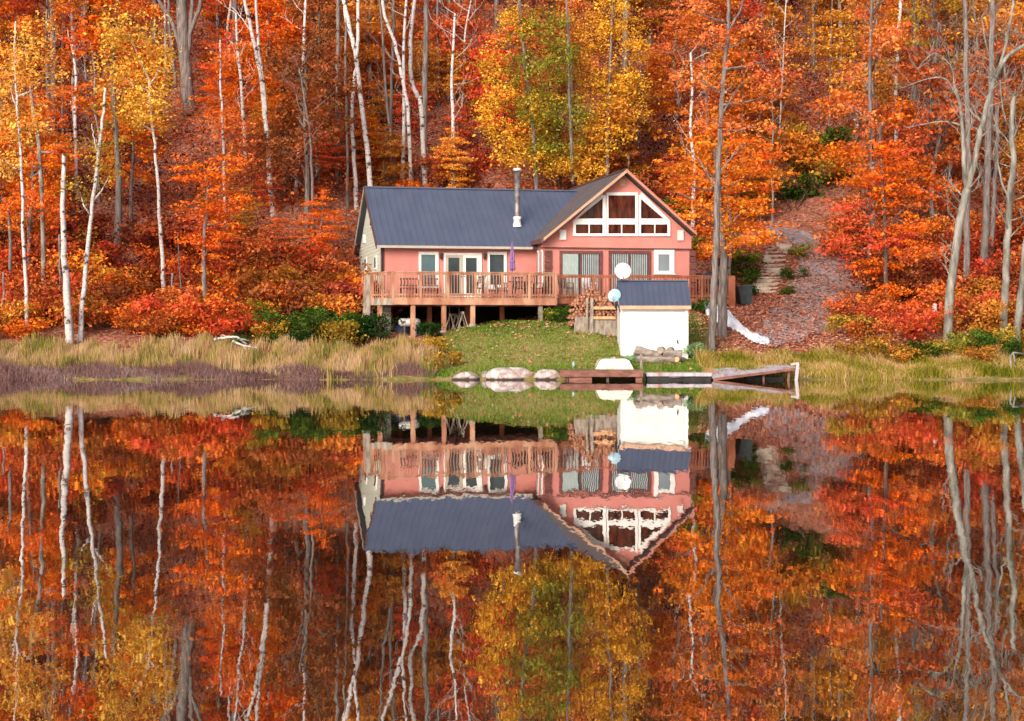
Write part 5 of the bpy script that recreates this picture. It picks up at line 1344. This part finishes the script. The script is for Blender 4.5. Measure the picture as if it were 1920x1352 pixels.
# --- low brush covering the forest floor
def undergrowth():
    rg = np.random.default_rng(9); nc = 22000
    Y = 70 + 68 * rg.random(nc) ** .85; x = rg.uniform(-1, 1, nc) * (Y * .33 + 3); px = 960 + x / Y * F
    k = ~((Y < 84.5) & (x > -7.5) & (x < 10.5)) & ~((Y < 91) & (px > 1375) & (px < 1600)) & ~((Y < 74) & (px > 560) & (px < 1600))
    x, Y, px = x[k], Y[k], px[k]; nc = len(x)
    z = height(x, Y) + rg.uniform(.1, 1.6, nc) ** 1.2
    m = 18; idx = np.repeat(np.arange(nc), m); n = len(idx)
    off = rg.normal(size=(n, 3)) * np.array([.36, .36, .12])
    ct = np.clip(.40 + .24 * np.sin(x * .35 + Y * .22) + .2 * np.sin(x * .8 - Y * .5) + rg.normal(0, .22, nc), 0, 1)
    V, Q, t, h = leaves(np.stack([x, Y, z], 1)[idx] + off, .17, rg, np.clip(ct[idx] + rg.normal(0, .1, n), 0, 1), np.full(n, .5))
    m_ = blade_mat('brush_leaf', [(0, alb((84, 34, 30), .8)), (1, col('orange')), (.22, alb((130, 48, 36), .8)), (.42, alb((164, 70, 42), .8)), (.6, alb((196, 92, 48), .85)), (.72, alb((120, 92, 36), .8)), (.84, col('rust'))], .25)  # dark maroon stops put the shade of the forest gaps into leaf colour
    ob = bpy.data.objects.new('undergrowth', fast_mesh('undergrowth', V, Q, m_, [('tint', t)])); C.objects.link(ob)
    tag(ob, 'low rust and orange brush covering the forest floor', 'undergrowth', kind='stuff')
undergrowth()

# --- grasses: uncountable blades
def blades(name, n, fxy, hfun, wd, mat, rng, tfun=None, lean=.25):
    x, y = fxy(n); z = height(x, y); n = len(x)
    h = hfun(x, y) * rng.uniform(.55, 1.2, n); a = rng.uniform(0, 2 * np.pi, n)
    l = rng.normal(0, lean, (n, 2)) * h[:, None]
    w2 = wd * rng.uniform(.6, 1.3, n) / 2
    ca, sa = np.cos(a) * w2, np.sin(a) * w2 * .5
    V = np.empty((n, 6, 3))
    for k, (s, ww) in enumerate(((0, 1), (.55, .85), (1.0, .12))):
        bx = x + l[:, 0] * s * s; by = y + l[:, 1] * s * s; bz = z - .03 + h * s * (1 - .12 * s)
        V[:, 2 * k] = np.stack([bx - ca * ww, by - sa * ww, bz], 1); V[:, 2 * k + 1] = np.stack([bx + ca * ww, by + sa * ww, bz], 1)
    o = (np.arange(n) * 6)[:, None]
    Q = np.concatenate([o + np.array([[0, 1, 3, 2]]), o + np.array([[2, 3, 5, 4]])])
    t = np.repeat(np.clip((tfun(x, y) if tfun else .5) + rng.normal(0, .22, n), 0, 1), 6)
    ob = bpy.data.objects.new(name, fast_mesh(name, V.reshape(-1, 3), Q, mat, [('tint', t)])); C.objects.link(ob)
    return tag(ob, kind='stuff')
g = np.random.default_rng(77)
def rect(x0, x1, y0, y1): return lambda n: (g.uniform(x0, x1, n), g.uniform(y0, y1, n))
def patch(x, y): return .5 + .25 * np.sin(x * .9 + 1) * np.sin(y * 1.1 + .6 * x) + .15 * np.sin(x * 2.7)
def sedge_edge(x): return 61.7 - 1.35 * np.clip((x + 14) / 7, 0, 1) + .35 * np.sin(x * 1.3) + .2 * np.sin(x * 3.1 + 1)
def reedfield(n):
    x = g.uniform(-27, -2.9, n); y0 = sedge_edge(x) - .25; y = y0 + (66.9 - y0) * g.random(n) ** .9
    k = (x < -3.4 - np.clip(y - 64.5, 0, 9) * .25 + .5 * np.sin(y * 2.0)); k &= np.sin(x * 2.3 + y) + np.sin(x * .9 - y * 1.7) + .6 * np.sin(x * 7.1) > g.uniform(-2.4, .5, n); return x[k], y[k]
tag(blades('reeds', 40000, reedfield, lambda x, y: .70 + .2 * np.sin(x * .7) * np.sin(x * 1.9 + y) + .12 * np.sin(x * 5.3) - .05 * (y - 62) - .35 * np.clip(62 - y, 0, 1), .036, M['reed'], g, patch, .10), 'tall tan reeds along the left shore', 'reeds')
def sedgefield(n):
    x = g.uniform(-28, -2.9, n); y0 = 59.95 + .16 * np.sin(x * 1.1) + .15 * np.sin(x * 2.7 + 1) + .5 * np.clip((x + 5) / 2, 0, 1); y = y0 + (sedge_edge(x) + .25 - y0) * g.random(n)
    k = np.sin(x * 3.3 + y * 2) + np.sin(x * 1.7 - y * 3) > g.uniform(-2.6, -.2, n); return x[k], y[k]
tag(blades('sedge', 26000, sedgefield, lambda x, y: .14 + .30 * np.clip((y - 59.8) / 1.3, 0, 1) + .1 * np.sin(x * 1.7 + y * 2), .03, M['sedge'], g, lambda x, y: .5 + .3 * np.sin(x * .8) * np.sin(y * 2 + x * 1.3), .35), 'purple brown sedge at the water edge on the left', 'sedge')
def bankfield(n):
    x = g.uniform(7.2, 27, n); y = 60.0 + 4.2 * g.random(n); return x, y
tag(blades('bank_grass', 26000, bankfield, lambda x, y: np.clip(.36 + .2 * np.sin(x * 1.1) * np.sin(y * 1.6 + x) + .12 * np.sin(x * 3.7), .12, 2), .03, M['bank'], g, lambda x, y: patch(x, y) - .02 + .2 * np.sin(x * 1.9 + y * 2.1), .35), 'yellow green bank grass along the right shore', 'grass')
def lawnfield(n):
    x = g.uniform(-3.8, 9.2, n); y = g.uniform(60.3, 71, n)
    k = lawn_mask(x, y) > g.random(n); 
    k &= ~((x > SXA - .05) & (x < SXA + 2.8) & (y > YS - .05) & (y < YS + 2.6)); return x[k], y[k]
tag(blades('lawn_grass', 42000, lawnfield, lambda x, y: np.full_like(x, .13) + .12 * (y < 61.6), .03, M['lawn'], g, lambda x, y: .50 + .5 * (patch(x, y) - .45) - .45 * np.clip((y - 66.2) / 1.6, 0, 1) - .2 * np.clip((x - 2.5) / 1.5, 0, 1) - .12 * np.clip((61.8 - y), 0, 1), .4), 'short patchy lawn grass sloping to the water', 'grass')
def litter():
    n = 38500
    x = np.concatenate([g.uniform(8.2, 17, 20000), g.uniform(-3, 8.5, 1500), g.uniform(-26, 30, 17000)]); y = np.concatenate([g.uniform(63, 82, 20000), g.uniform(61, 70, 1500), g.uniform(66, 90, 17000)])
    z = height(x, y) + .05
    V, Q, t, h = leaves(np.stack([x, y, z], 1), .12, g, g.uniform(0, 1, n), np.full(n, .5), up=2.2, aspect=.8)
    ob = bpy.data.objects.new('fallen_leaves', fast_mesh('fallen_leaves', V, Q, M['fallen'], [('tint', t)])); C.objects.link(ob)
    tag(ob, 'fallen red and pink leaves scattered over the slope', 'leaves', kind='stuff')
litter()
